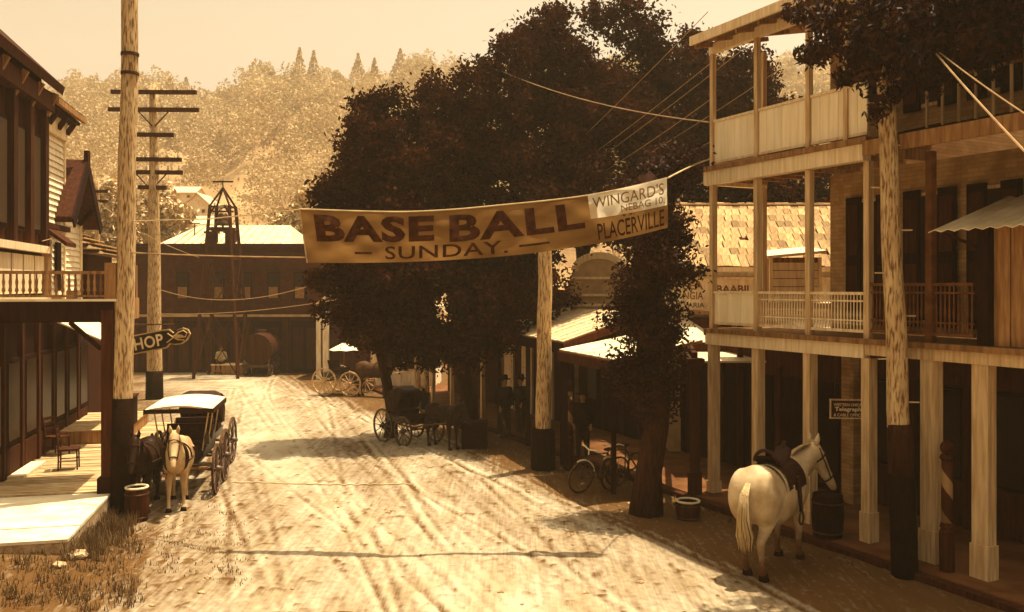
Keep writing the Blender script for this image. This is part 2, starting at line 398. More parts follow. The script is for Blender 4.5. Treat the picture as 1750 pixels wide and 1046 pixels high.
def tree(name, label, base, top, r0, blobs, n, leaf, seed, group=None, mleaf=None, limbs=True, clump=.45, per=34, rtop=.45, wob=.12, **k):
    base = Vector(base); t = thing(name, label, 'tree', base, 0, group)
    path = limb_path(base-Vector((0,0,.15)), top, n=7, wob=wob, seed=seed)
    mb = MB(); mb.tube(path, [r0*1.35]+[r0*(1-(1-rtop)*i/7) for i in range(1, 8)], 12)
    wpart('trunk', mb, M_bark, t, smooth=True)
    if limbs:
        for i, b in enumerate(blobs):
            c = Vector(b[:3]); j = 4+i % 4; st = path[j]
            mb = MB(); pp = limb_path(st, st.lerp(c, .92), sag=.25, n=5, seed=seed*31+i)
            mb.tube(pp, [r0*.42*(1-.75*q/5) for q in range(6)], 7); wpart('limb', mb, M_bark, t, smooth=True)
    me = crown_mesh('crown', [(b[0]-base.x, b[1]-base.y, b[2]-base.z, *b[3:]) for b in blobs], n, leaf, seed, clump, per, **k)
    obj('crown', me, mleaf or M_leaf, t)
    return t
def pxblob(px, py, d, rpx, sy=1.0):
    p = at(px, py, d); r = rpx/FOC*d; return (p.x, p.y, p.z, r, r*sy, r)
# ================================================================== SETTING
def vnoise(x, y, seed=0):
    rng = np.random.default_rng(seed); T = rng.random((256, 256))
    xi = np.floor(x).astype(int); yi = np.floor(y).astype(int); fx = x-xi; fy = y-yi
    fx = fx*fx*(3-2*fx); fy = fy*fy*(3-2*fy)
    a = T[yi % 256, xi % 256]; b = T[yi % 256, (xi+1) % 256]; c = T[(yi+1) % 256, xi % 256]; d = T[(yi+1) % 256, (xi+1) % 256]
    return (a*(1-fx)+b*fx)*(1-fy)+(c*(1-fx)+d*fx)*fy
def fbm(x, y, o=4, seed=0):
    s = 0; k = 1; n = 0
    for i in range(o): s = s+vnoise(x*2**i, y*2**i, seed+i)*k; n += k; k *= .5
    return s/n
RA_ = (4.15, 18.3)
def street_mid(y): return -1.8-.37*(y-17)
xs = np.concatenate([np.linspace(-400, -40, 14)[:-1], np.linspace(-40, -12, 24)[:-1], np.arange(-12, 8.5, .042), np.linspace(8.6, 40, 24), np.linspace(44, 400, 14)])
ys = np.concatenate([np.linspace(-60, 7, 16), 7.2*np.exp(np.arange(0, 2.05, .0045)), np.linspace(58, 700, 30)])
X, Y = np.meshgrid(xs, ys)
near = np.clip((60-Y)/10, 0, 1)*np.clip((X+14)/3, 0, 1)*np.clip((9-X)/2, 0, 1)
sx = X-street_mid(Y)
Zg = (fbm(X*.5, Y*.5, 3, 3)-.5)*.10+(fbm(X*3, Y*3, 3, 9)-.5)*.018
wear_shade = (fbm(sx*.5, Y*.12, 3, 40)-.5)*.9+.10
rr = random.Random(5)
for i in range(54):
    off = rr.uniform(-4.6, 4.2); amp = rr.uniform(.1, 1.0); fr = rr.uniform(.06, .2); ph = rr.uniform(0, 6.28); wd = rr.uniform(.045, .085); sl = rr.uniform(-.10, .10)
    lin = off+amp*np.sin(Y*fr+ph)+sl*(Y-20)
    dd = sx-lin; m = .35+.75*vnoise(Y*.35, X*0, i+100)
    g = np.exp(-(dd/wd)**2)*m; e = (np.exp(-((dd-wd*1.9)/wd)**2)+np.exp(-((dd+wd*1.9)/wd)**2))*m
    q_ = rr.uniform(.2, 1)**2; Zg += q_*(-.016*g+.006*e); wear_shade += .22*e*q_-.24*g*(.25+.75*q_)
for i in range(420):                                                   # hoof marks and clods
    pass
clod = fbm(X*6, Y*6, 2, 77); Zg += np.clip(clod-.66, 0, 1)*.12; wear_shade -= np.clip(clod-.68, 0, 1)*2.2
edge = np.clip((np.abs(sx+.5)-4.2)/2.0, 0, 1); wear_shade -= .50*edge*(.35+fbm(X*.9, Y*.9, 3, 21))
rd = (X-RA_[0])*.894+(Y-RA_[1])*.447; wear_shade -= .85*np.clip((rd+3.2)/1.6, 0, 1)*(.5+fbm(X*.7, Y*.7, 3, 31))  # building shade along the right side put into the dirt colour
ml = np.exp(-(((X+8.6)/2.3)**2+((Y-13.2)/1.7)**2)); Zg += ml*.32; wear_shade -= ml*.9
Zg *= near
ground_me = npgrid('ground', X, Y, Zg)
ground_me.attributes.new('wear_shade', 'FLOAT', 'POINT').data.foreach_set('value', np.clip(wear_shade+.45, 0, 1).astype(np.float32).ravel())
M_ground = mat('street_dirt', (.37,.30,.20), (.29,.215,.125), scale=1.6, stretch=(1,.4,1), bump=.2, bscale=26, rough=.95)
n = M_ground.node_tree.nodes; l = M_ground.node_tree.links; b = n['Principled BSDF']; base = b.inputs['Base Color'].links[0].from_socket
aw = n.new('ShaderNodeAttribute'); aw.attribute_name = 'wear_shade'
tcg = n.new('ShaderNodeTexCoord'); mpg = n.new('ShaderNodeMapping'); mpg.inputs['Rotation'].default_value = (0,0,R(-20)); mpg.inputs['Scale'].default_value = (6,.5,1)
l.new(tcg.outputs['Object'], mpg.inputs[0])
ng = n.new('ShaderNodeTexNoise'); ng.inputs['Scale'].default_value = 1.3; ng.inputs['Detail'].default_value = 8; ng.inputs['Roughness'].default_value = .7; l.new(mpg.outputs[0], ng.inputs[0])
ma = n.new('ShaderNodeMath'); ma.operation = 'MULTIPLY_ADD'; ma.inputs[1].default_value = .9; l.new(ng.outputs[0], ma.inputs[0])
sb = n.new('ShaderNodeMath'); sb.operation = 'SUBTRACT'; sb.inputs[1].default_value = .45; l.new(aw.outputs['Fac'], sb.inputs[0]); l.new(sb.outputs[0], ma.inputs[2])
mp3 = n.new('ShaderNodeMapping'); mp3.inputs['Rotation'].default_value = (0,0,R(-24)); mp3.inputs['Scale'].default_value = (17,.5,1); l.new(tcg.outputs['Object'], mp3.inputs[0])
ng3 = n.new('ShaderNodeTexNoise'); ng3.inputs['Scale'].default_value = 1; ng3.inputs['Detail'].default_value = 6; ng3.inputs['Roughness'].default_value = .65; l.new(mp3.outputs[0], ng3.inputs[0])
mp4 = n.new('ShaderNodeMapping'); mp4.inputs['Rotation'].default_value = (0,0,R(30)); mp4.inputs['Scale'].default_value = (9,7,1); l.new(tcg.outputs['Object'], mp4.inputs[0])
ng4 = n.new('ShaderNodeTexNoise'); ng4.inputs['Scale'].default_value = 1; ng4.inputs['Detail'].default_value = 5; l.new(mp4.outputs[0], ng4.inputs[0])
m34 = n.new('ShaderNodeMath'); m34.operation = 'MULTIPLY_ADD'; m34.inputs[1].default_value = .55; m34.inputs[2].default_value = -.60; l.new(ng3.outputs[0], m34.inputs[0])
m35 = n.new('ShaderNodeMath'); m35.operation = 'MULTIPLY_ADD'; m35.inputs[1].default_value = .65; l.new(ng4.outputs[0], m35.inputs[0]); l.new(m34.outputs[0], m35.inputs[2])
ma_old = ma; ma = n.new('ShaderNodeMath'); ma.operation = 'ADD'; l.new(ma_old.outputs[0], ma.inputs[0]); l.new(m35.outputs[0], ma.inputs[1])
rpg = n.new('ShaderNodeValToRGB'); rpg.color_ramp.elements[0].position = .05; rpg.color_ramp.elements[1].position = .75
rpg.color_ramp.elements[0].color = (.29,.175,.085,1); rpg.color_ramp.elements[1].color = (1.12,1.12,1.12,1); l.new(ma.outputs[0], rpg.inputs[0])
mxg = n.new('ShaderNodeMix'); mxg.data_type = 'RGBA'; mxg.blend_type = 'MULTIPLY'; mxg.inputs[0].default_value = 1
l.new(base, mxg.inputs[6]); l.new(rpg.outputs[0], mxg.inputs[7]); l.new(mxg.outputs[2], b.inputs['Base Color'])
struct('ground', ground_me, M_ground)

# hill that closes the end of the street
def ridge(px):                                                          # skyline (photo pixel rows) of the wooded hill
    return np.interp(px, [-900, 0, 100, 200, 300, 365, 430, 520, 700, 880, 1300, 2600], [200, 165, 168, 150, 160, 188, 140, 150, 140, 135, 130, 200])
hx, hd = np.meshgrid(np.linspace(-900, 2600, 150), np.linspace(0, 1, 60))
HD = 62+hd*330
rt = (HZ-ridge(hx))/FOC*300+EYE-6
t_ = np.clip((HD-62)/235, 0, 1)
HZm = rt*(t_**1.15)*(1+.0*hx)
HZm = np.where(HD > 297, rt-(HD-297)*.25, HZm)
HX = (hx-CX)/FOC*np.maximum(HD, 150)
HZm = HZm+(fbm(HX*.02+5, HD*.02, 4, 55)-.5)*10*t_-.6*(1-t_)
hill_me = npgrid('hill', HX, HD, HZm)
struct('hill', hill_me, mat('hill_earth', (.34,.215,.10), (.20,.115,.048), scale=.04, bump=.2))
from mathutils.bvhtree import BVHTree
hb = bmesh.new(); hb.from_mesh(hill_me); HBVH = BVHTree.FromBMesh(hb)
def hill_z(x, y):
    h = HBVH.ray_cast(Vector((x, y, 400)), Vector((0,0,-1)))
    return h[0].z if h[0] else 0
rng = np.random.default_rng(3); hb_list = []; pine_list = []
while len(hb_list) < 640:
    d = 75+rng.random()**.7*240; px = rng.uniform(-250, 1500); x = (px-CX)/FOC*d; z = hill_z(x, d)
    if z <= .1 or rng.random() < .12+.3*(vnoise(np.array([x*.03]), np.array([d*.03]), 8)[0] > .72): continue
    if d < 138 and 238 < px < 425: continue
    r = rng.uniform(3.2, 6.8)
    hb_list.append((x, d, z+r*.9, r, r, r*1.15))
def many_crowns(name, lst, per, leaf, seed, cone=False):
    rng = np.random.default_rng(seed); B = np.array(lst); i = np.repeat(np.arange(len(B)), per); N = len(i)
    d = rng.normal(size=(N, 3)); d /= np.linalg.norm(d, axis=1)[:,None]; d[:,2] = np.abs(d[:,2])*1.5-.45
    lob = 1+.28*np.sin(d[:,0]*4+i)*np.sin(d[:,1]*5+i*2)
    P = B[i,:3]+d*B[i,3:6]*(rng.random(N)**.3*lob)[:,None]
    if cone:
        h = rng.random(N)**1.3; a = rng.random(N)*6.283; rad = B[i,3]*(1-h)*(.5+.5*rng.random(N))
        P = B[i,:3]+np.stack([np.cos(a)*rad, np.sin(a)*rad, (h-.35)*B[i,5]*2], 1)
    a = rng.normal(size=(N,3)); a /= np.linalg.norm(a, axis=1)[:,None]; b = np.cross(a, rng.normal(size=(N,3))); b /= np.linalg.norm(b, axis=1)[:,None]
    L = (leaf*(.6+.8*rng.random(N))*(np.clip(B[i,1]/210, .35, 1.2) if len(B) > 9 else 1))[:,None]
    return npmesh(name, np.stack([P-a*L*.5, P+b*L*.35, P+a*L*.5, P-b*L*.35], 1), 4)
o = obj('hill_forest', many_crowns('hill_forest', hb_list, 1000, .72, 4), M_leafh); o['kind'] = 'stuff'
# ridge pines that stand clear on the skyline
for i, (px, top, rp) in enumerate([(512, 92, 14), (536, 96, 12), (612, 100, 14), (640, 108, 12), (684, 92, 16), (735, 106, 14), (228, 122, 30), (448, 106, 26), (318, 140, 12), (290, 138, 14)]):
    d = 285+(i % 3)*8; p = at(px, top, d); zb = hill_z(p.x, d)-.5; H = p.z-zb
    lab = ['tall thin pine on the skyline, leftmost of the row above the banner end', 'slim pine on the skyline just right of the tallest thin pine', 'pointed pine on the bright ridge above the middle trees', 'short pine on the ridge right of a pointed pine',
           'tall broad pine on the ridge left of the big dark trees', 'ridge pine nearest the dark street trees', 'broad round tree on the skyline behind the near pole', 'big rounded tree rising on the ridge right of the far pole arms', 'small pine in the ridge dip right of the far pole', 'small pine on the ridge just above the pole crossarms'][i]
    t = thing('pine_tree' if 'pine' in lab else 'ridge_tree', lab, 'tree', (p.x, d, zb), 0, 'trees along the skyline')
    part('trunk', MB().tube([(0,0,-.5),(0,0,H*.9)], [.4,.12], 6), M_bark, t)
    r = rp/FOC*d
    if 'pine' in lab: me = many_crowns('crown', [(0,0,H*.42, r*2.0, r*1.9, H*.54)], 900, 1.0, 60+i, True)
    else: me = many_crowns('crown', [(0,0,H*.62, r, r, H*.38), (r*.4,0,H*.5, r*.8, r*.8, H*.3)], 700, 1.0, 60+i)
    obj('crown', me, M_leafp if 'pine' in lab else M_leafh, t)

# houses on the hill
def hill_house(px, py, d, w, dp, h, roof_h, label, gable_front=True):
    p = at(px, py, d); t = thing('hill_house', label, 'house', p, 0, 'houses on the hillside')
    part('wall', MB().box((0, dp/2, h/2-1.0), (w, dp, h+2.0)), M_white, t)
    ov = .35
    if gable_front:
        part('gable', MB().prism([(-w/2, h), (w/2, h), (0, h+roof_h)], .02, dp-.02), M_white, t)
        for s in (-1, 1):
            a = Vector((s*(w/2+ov), 0, h-.25)); b = Vector((0, 0, h+roof_h+.06))
            mb = MB(); mb.hexa([a+Vector((0,-ov,0)), b+Vector((0,-ov,0)), b+Vector((0,dp+ov,0)), a+Vector((0,dp+ov,0))]+[q+Vector((0,0,.18)) for q in (a+Vector((0,-ov,0)), b+Vector((0,-ov,0)), b+Vector((0,dp+ov,0)), a+Vector((0,dp+ov,0)))])
            part('roof', mb, M_pale_metal, t)
    else:
        for s, y0 in ((1, -ov), (-1, dp+ov)):
            a = Vector((-w/2-ov, y0, h-.2)); b = Vector((-w/2-ov, dp/2, h+roof_h)); W_ = Vector((w+2*ov,0,0)); U = Vector((0,0,.18))
            mb = MB(); mb.hexa([a, b, b+W_, a+W_, a+U, b+U, b+W_+U, a+W_+U]); part('roof', mb, M_pale_metal, t)
        for s in (-1, 1): part('gable', MB().add([(s*w/2,.05,h),(s*w/2,dp-.05,h),(s*w/2,dp/2,h+roof_h-.05)], [(0,1,2)]), M_white, t)
    for i in range(2):
        for j in range(2):
            wx = (-.25+.5*i)*w; wz = h*(.28+.42*j)
            f = part('window', MB().box((wx, -.03, wz), (w*.16, .08, h*.2)), M_post, t)
            part('pane', MB().box((wx, -.08, wz), (w*.11, .03, h*.16)), M_glass, f)
hill_house(337, 384, 118, 3.4, 5, 2.6, 1.5, 'white gabled house on the hillside above the brick hall')
hill_house(312, 352, 130, 3.6, 4, 2.0, .9, 'long low white house upper left on the hillside', False)
hill_house(352, 394, 100, 3.2, 3, .7, .9, 'low shed with a pale roof just above the brick hall roof', False)
# round dark tree on the slope behind the far pole
p = at(272, 420, 66)
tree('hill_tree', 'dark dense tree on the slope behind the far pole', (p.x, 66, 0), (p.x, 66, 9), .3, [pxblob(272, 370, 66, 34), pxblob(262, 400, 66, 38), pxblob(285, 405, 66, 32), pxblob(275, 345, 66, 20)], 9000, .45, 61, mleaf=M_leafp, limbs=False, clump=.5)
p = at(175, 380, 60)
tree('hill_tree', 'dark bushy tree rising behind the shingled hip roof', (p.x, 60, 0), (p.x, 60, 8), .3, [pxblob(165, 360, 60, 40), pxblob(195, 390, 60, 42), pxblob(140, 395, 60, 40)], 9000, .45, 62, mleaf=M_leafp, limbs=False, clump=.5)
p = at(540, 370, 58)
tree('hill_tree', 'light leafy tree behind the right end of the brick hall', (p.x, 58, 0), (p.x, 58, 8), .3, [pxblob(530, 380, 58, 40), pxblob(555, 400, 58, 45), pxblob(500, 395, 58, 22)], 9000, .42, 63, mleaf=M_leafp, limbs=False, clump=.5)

# ------------------------------------------------------------------ right hand building line
RA = Vector((4.15, 18.3, 0)); RW = Vector((.447, -.894, 0)); RM = Vector((.894, .447, 0))     # far corner, towards the camera, inward
def F(t, o, z): return RA+RW*t+RM*o+Vector((0,0,z))
def fbox(mb, t0, t1, o0, o1, z0, z1):
    return mb.hexa([F(t0,o0,z0), F(t1,o0,z0), F(t1,o1,z0), F(t0,o1,z0), F(t0,o0,z1), F(t1,o0,z1), F(t1,o1,z1), F(t0,o1,z1)])
M_walk = mat('dusty_sidewalk', (.17,.07,.024), (.10,.036,.011), scale=2, bump=.2)
mb = MB(); fbox(mb, -26, 10, -.45, 2.6, -.3, .12)
struct('sidewalk', mb.mesh('sidewalk'), M_walk)
mb = MB(); fbox(mb, -26, 10, -.62, -.452, -.3, .10); struct('kerb', mb.mesh('kerb'), M_brown)

H = thing('balcony_building', 'three storey brick building with white timber balconies at the right of the street', 'building', F(4, 0, 0))
def hp(name, mb, m, parent=None, **k): return wpart(name, mb, m, parent or H, **k)
# walls: street wall in three storeys, end wall
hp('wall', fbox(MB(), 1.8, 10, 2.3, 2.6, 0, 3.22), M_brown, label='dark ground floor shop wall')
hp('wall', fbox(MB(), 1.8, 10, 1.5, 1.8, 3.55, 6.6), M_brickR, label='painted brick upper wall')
hp('wall', fbox(MB(), 1.8, 10, 1.5, 1.8, 6.95, 9.5), M_brickR)
hp('end_wall', fbox(MB(), 1.8, 2.1, 1.802, 9, 0, 9.5), M_brickR)
# decks
for z0, z1, tt in ((3.44, 3.53, (0, 10)), (6.80, 6.90, (0, 4.1))):
    hp('deck', fbox(MB(), tt[0]-.1, tt[1], -.12, 1.5 if z0 < 5 else 1.497, z0, z1), M_wood)
hp('deck_beam', fbox(MB(), -.12, 4.0, -.06, .10, 3.20, 3.438), M_cream)
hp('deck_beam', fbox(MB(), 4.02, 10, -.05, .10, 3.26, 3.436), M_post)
hp('deck_beam', fbox(MB(), -.15, 4.0, -.08, .12, 6.52, 6.797), M_cream)
hp('end_beam', fbox(MB(), -.12, .03, .102, 1.5, 3.20, 3.438), M_cream)
hp('end_beam', fbox(MB(), -.13, .03, .122, 1.5, 6.52, 6.797), M_cream)
for i in range(9):
    hp('joist', fbox(MB(), -.0+i*.5, .07+i*.5, .125, 1.495, 6.60, 6.797), M_wood)
for i in range(15):
    hp('joist', fbox(MB(), .1+i*.6, .18+i*.6, .105, 2.25, 3.25, 3.437), M_wood)
TP = [0, 1.33, 2.68, 4.0, 5.2, 6.08, 7.3]
for i, t in enumerate(TP):
    w = .085 if i < 4 else .13
    mb = MB(); fbox(mb, t-w, t+w, -.02, .17, .12, 3.20 if i < 4 else 3.26)
    p = hp('post', mb, M_post)
    mb = MB(); fbox(mb, t-w-.022, t+w+.022, -.04, .19, .12, .62 if i >= 3 else .35); hp('plinth', mb, M_post, p)
    for s in ():
        mb = MB(); a = F(t+s*w, .075, 3.02); b = F(t+s*(w+.10), .075, 3.19); mb.bar(a, b, .09, .05); hp('bracket', mb, M_post, p)
for i, t in enumerate(TP[:5]):
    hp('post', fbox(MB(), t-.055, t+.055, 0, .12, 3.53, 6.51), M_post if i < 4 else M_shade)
hp('post', fbox(MB(), 5.12, 5.22, 0, .12, 3.53, 6.75), M_brown, label='dark post of the shaded balcony') if False else None
for i, t in enumerate(TP[:3]+[3.55]):
    hp('post', fbox(MB(), t-.045, t+.045, 0, .10, 6.9, 9.45), M_post)
hp('post', fbox(MB(), -.045, .045, 1.38, 1.48, 6.9, 9.45), M_post)
hp('post', fbox(MB(), -.05, .05, 1.36, 1.48, 3.53, 6.51), M_post)
# railings of the lower balcony
def rail(t0, t1, zb, zt, m, pitch=.068, panel=False, o=.06, name='railing'):
    r = hp(name, fbox(MB(), t0+.06, t1-.06, o-.045, o+.045, zt-.05, zt), m)
    hp('bottom_rail', fbox(MB(), t0+.06, t1-.06, o-.03, o+.03, zb, zb+.05), m, r)
    if panel:
        k = int((t1-t0)/.21); dt = (t1-t0-.12)/k
        for i in range(k): hp('panel_board', fbox(MB(), t0+.06+i*dt+.004, t0+.06+(i+1)*dt-.004, o-.02, o+.005+.004*(i % 2), zb+.052, zt-.052), M_panel, r)
    else:
        k = int((t1-t0-.12)/pitch); dt = (t1-t0-.12)/k
        for i in range(k):
            c = t0+.06+(i+.5)*dt
            mb = MB(); prof = [(.012,0),(.012,.10),(.021,.16),(.013,.26),(.019,.42),(.012,.58),(.012,1)]
            mb.tube([F(c, o, zb+.05+q*(zt-zb-.10)) for _, q in prof], [a for a, _ in prof], 6)
            hp('baluster', mb, m, r)
        hp('middle_rail', fbox(MB(), t0+.06, t1-.06, o-.012, o+.012, zt-.17, zt-.14), m, r)
        hp('middle_rail', fbox(MB(), t0+.06, t1-.06, o-.012, o+.012, zb+.19, zb+.215), m, r)
rail(0, 1.33, 3.62, 4.31, M_cream, panel=True); rail(1.33, 2.68, 3.62, 4.31, M_cream); rail(2.68, 4.0, 3.62, 4.31, M_cream)
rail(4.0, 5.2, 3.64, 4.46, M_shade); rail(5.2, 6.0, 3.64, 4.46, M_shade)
# upper balcony solid panels
for a, b in ((0, 1.33), (1.33, 2.68), (2.68, 4.05)):
    rail(a, b, 6.96, 7.86, M_cream, panel=True)
mb = MB(); fbox(mb, -.03, .03, .1, 1.45, 7.80, 7.86); e = hp('railing', mb, M_cream)
for i in range(6): hp('panel_board', fbox(MB(), -.015, .01+.003*(i % 2), .10+i*.225, .32+i*.225, 6.96, 7.798), M_panel, e)
mb = MB(); fbox(mb, -.03, .03, .1, 1.45, 4.26, 4.31); hp('railing', mb, M_cream)
for i in range(6): hp('panel_board', fbox(MB(), -.015, .01+.003*(i % 2), .10+i*.225, .32+i*.225, 3.6, 4.258), M_panel, e)
# shutters and windows
def shutters(pairs, z0, z1):
    for a, b in pairs:
        w_ = hp('window', fbox(MB(), a+.02, b-.02, 1.45, 1.499, z0, z1), M_post)
        hp('pane', fbox(MB(), a+.08, b-.08, 1.43, 1.449, z0+.06, z1-.06), M_glass, w_)
        for c in (a, b):
            s = hp('shutter', fbox(MB(), c-.17, c+.17, 1.40, 1.447, z0-.05, z1+.05), M_dark)
            for k in range(2):
                hp('louvre_panel', fbox(MB(), c-.12, c+.12, 1.385, 1.398, z0+.1+k*(z1-z0)/2, z0-.1+(k+1)*(z1-z0)/2), M_brown, s)
shutters([(2.45, 3.15), (3.75, 4.45), (5.0, 5.6), (6.4, 7.1)], 3.75, 6.05)
shutters([(2.45, 3.15), (3.75, 4.45), (5.0, 5.6), (6.4, 7.1)], 7.55, 9.15)
# main roof with deep eave
E = MB(); E.hexa([F(0,-.50,9.42), F(10,-.50,9.42), F(10,4,10.3), F(0,4,10.3), F(0,-.50,9.52), F(10,-.50,9.52), F(10,4,10.4), F(0,4,10.4)])
hp('roof', E, M_wood)
hp('roof_fascia', fbox(MB(), -.02, 10, -.55, -.502, 9.36, 9.54), M_cream)
hp('roof_beam', fbox(MB(), -.05, 10, -.02, .10, 9.25, 9.45), M_cream)
for i in range(16):
    mb = MB(); a = F(.05+i*.62, -.45, 9.34); b = F(.05+i*.62, 1.5, 9.74); mb.bar(a, b, .06, .09); hp('rafter', mb, M_wood)
# lean-to canopy over the second bay of the balcony
C_ = MB(); C_.hexa([F(4.35,-.42,6.66), F(10,-.42,6.66), F(10,1.495,7.12), F(4.35,1.495,7.12), F(4.35,-.42,6.74), F(10,-.42,6.74), F(10,1.495,7.20), F(4.35,1.495,7.20)])
c = hp('canopy_roof', C_, M_brown)
hp('fascia', fbox(MB(), 4.33, 10, -.46, -.422, 6.52, 6.76), M_wood, c)
mb = MB(); mb.bar(F(4.33,-.42,6.66), F(4.33,1.49,7.12), .05, .22); hp('end_board', mb, M_brown, c)
for i in range(8):
    hp('rafter', MB().bar(F(4.6+.6*i, -.38, 6.62), F(4.6+.6*i, 1.49, 7.07), .06, .08), M_dark, c)
hp('roof_rail', fbox(MB(), 4.3, 10, 1.0, 1.05, 7.83, 7.88), M_wood)
for i in range(19): hp('roof_picket', fbox(MB(), 4.35+i*.3, 4.39+i*.3, 1.01, 1.04, 7.09, 7.83), M_post)
# boarded booth with tin roof at the end of the lower balcony
bt = hp('booth', fbox(MB(), 6.22, 8.5, .10, 1.3, 3.535, 5.30), M_wood)
for i in range(10): hp('board', fbox(MB(), 6.30+i*.21, 6.49+i*.21, .06, .099+.0, 3.54, 5.28), M_wood, bt)
hp('post', fbox(MB(), 6.02, 6.2, .0, .16, 3.535, 5.30), M_dark, bt)
tr_ = MB(); kk = 26
for i in range(kk):                                                    # corrugated sheet
    a0 = 5.55+i*.11; zz = .035*(i % 2)
    tr_.hexa([F(a0,-.45,5.20+zz), F(a0+.11,-.45,5.20+.035-zz), F(a0+.11,1.3,5.78+.035-zz), F(a0,1.3,5.78+zz), F(a0,-.45,5.215+zz), F(a0+.11,-.45,5.215+.035-zz), F(a0+.11,1.3,5.795+.035-zz), F(a0,1.3,5.795+zz)])
hp('tin_roof', tr_, M_pale_metal)
hp('roof_strut', MB().bar(F(6.02, .05, 4.98), F(5.75, -.35, 5.19), .04, .04), M_dark)
# shop front below: piers, doors, glass, sill panels, sign band
for i, t in enumerate([2.0, 3.1, 4.3, 5.6, 7.0]):
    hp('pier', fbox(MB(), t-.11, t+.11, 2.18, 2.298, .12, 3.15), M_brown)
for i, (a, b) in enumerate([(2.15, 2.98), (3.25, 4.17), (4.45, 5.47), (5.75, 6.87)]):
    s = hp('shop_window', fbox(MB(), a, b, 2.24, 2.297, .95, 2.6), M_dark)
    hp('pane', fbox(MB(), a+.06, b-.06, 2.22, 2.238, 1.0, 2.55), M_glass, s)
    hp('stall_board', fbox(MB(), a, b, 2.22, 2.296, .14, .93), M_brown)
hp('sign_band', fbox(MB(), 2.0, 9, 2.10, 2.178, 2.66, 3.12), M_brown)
for ch, t in (('C', 2.9), ('O', 3.35), ('A', 4.0), ('S', 5.35), ('U', 5.8), ('B', 6.1)):
    mb = MB(); text_on(mb, ch, F(t, 2.085, 2.70), RW, .30, .38, .03); hp('letter', mb, M_letter)
# hanging telegraph sign (words face the street end)
T = thing('telegraph_sign', 'dark hanging board lettered Telegraph beside the pale balcony post', 'sign', F(3.75, .3, 2.05))
cor = at(1419, 714, 15.9); xd = Vector((1, -.12, 0)).normalized(); sw = .61; sh = .33
M_sx = Matrix((xd, Vector((0,0,1)).cross(xd)*1, Vector((0,0,1)))).transposed()
cc = cor+xd*sw/2+Vector((0,0,sh/2))
wpart('board', MB().box(cc, (sw, .03, sh), M_sx), M_brown, T)
fr = MB()
for dz in (-sh/2, sh/2): fr.box(cc+Vector((0,0,dz)), (sw+.03, .045, .025), M_sx)
for dx in (-sw/2, sw/2): fr.box(cc+xd*dx, (.025, .043, sh+.02), M_sx)
wpart('frame', fr, M_post, T)
yv = Vector((0,0,1)).cross(xd)*-.02
for s_, dz, w_, h_, bo in (('WESTERN UNION', .215, .50, .055, .01), ('Telegraph', .105, .46, .095, .03), ('& CABLE OFFICE', .03, .50, .055, .01)):
    wpart('lettering', text_on(MB(), s_, cor+xd*(sw-w_)/2+yv+Vector((0,0,dz)), xd, w_, h_, bo), M_cream, T)
for dx in (.08, .52): wpart('hanger', MB().tube([cor+xd*dx+Vector((0,0,sh)), cor+xd*dx+Vector((0,0,3.24-cor.z))], .008, 5), M_iron, T)
# ================================================================== SHOPS BEYOND, RIGHT SIDE
# shingled shop seen through the balcony posts
SH = thing('shingled_shop', 'low shop with a patchy split shingle roof seen behind the balcony posts', 'building', (6.4, 22.6, 0))
def sp(name, mb, m, parent=None, **k): return wpart(name, mb, m, parent or SH, **k)
sp('wall', MB().box((6.9, 24.9, 2.4), (5.6, 4.2, 4.8)), M_stucco)
ra, rb = Vector((0, 26.1, 6.72)), Vector((0, 22.5, 4.86))
sl = (rb-ra).normalized(); ang = math.atan2(ra.z-rb.z, ra.y-rb.y); nrm = Vector((0, -math.sin(ang), math.cos(ang)))
SX0, SX1 = 3.95, 9.9
mb = MB(); U = nrm*.06
mb.hexa([Vector((SX0, rb.y, rb.z)), Vector((SX1, rb.y, rb.z)), Vector((SX1, ra.y, ra.z)), Vector((SX0, ra.y, ra.z)), Vector((SX0, rb.y, rb.z))+U, Vector((SX1, rb.y, rb.z))+U, Vector((SX1, ra.y, ra.z))+U, Vector((SX0, ra.y, ra.z))+U])
roof = sp('roof', mb, M_brown)
mb = MB(); mb.hexa([Vector((SX0, 26.1, 6.70)), Vector((SX1, 26.1, 6.70)), Vector((SX1, 29.5, 4.9)), Vector((SX0, 29.5, 4.9)), Vector((SX0, 26.1, 6.78)), Vector((SX1, 26.1, 6.78)), Vector((SX1, 29.5, 4.98)), Vector((SX0, 29.5, 4.98))])
sp('roof', mb, M_brown)
sme = MB().box((0, 0, 0), (.198, .56, .030)).mesh('shingle'); sme.materials.append(M_shingle)
rr = random.Random(3); rows = 9; Ls = (ra-rb).length
inv = INV[SH.name].to_translation()
for r_ in range(rows):
    k = int((SX1-SX0)/.214)
    for i in range(k):
        if rr.random() < .02: continue
        s_ = (r_+.42)/rows*Ls
        p = ra+sl*s_+nrm*(.095+.018*rr.random())+Vector((SX0+.10+i*.214+(.107 if r_ % 2 else 0)+rr.uniform(-.012,.012), 0, 0))
        if p.x > SX1: continue
        o = obj('shingle', sme, None, roof, loc=p+inv, rot=(ang+R(6.5)+R(rr.uniform(-2.5,2.5)), R(rr.uniform(-2,2)), R(rr.uniform(-2.5,2.5))))
sp('ridge_board', MB().box(((SX0+SX1)/2, 26.08, 6.84), (SX1-SX0+.1, .28, .05)), M_awnboard)
sp('eave_board', MB().box(((SX0+SX1)/2, 22.46, 4.84), (SX1-SX0+.1, .05, .12)), M_cream)
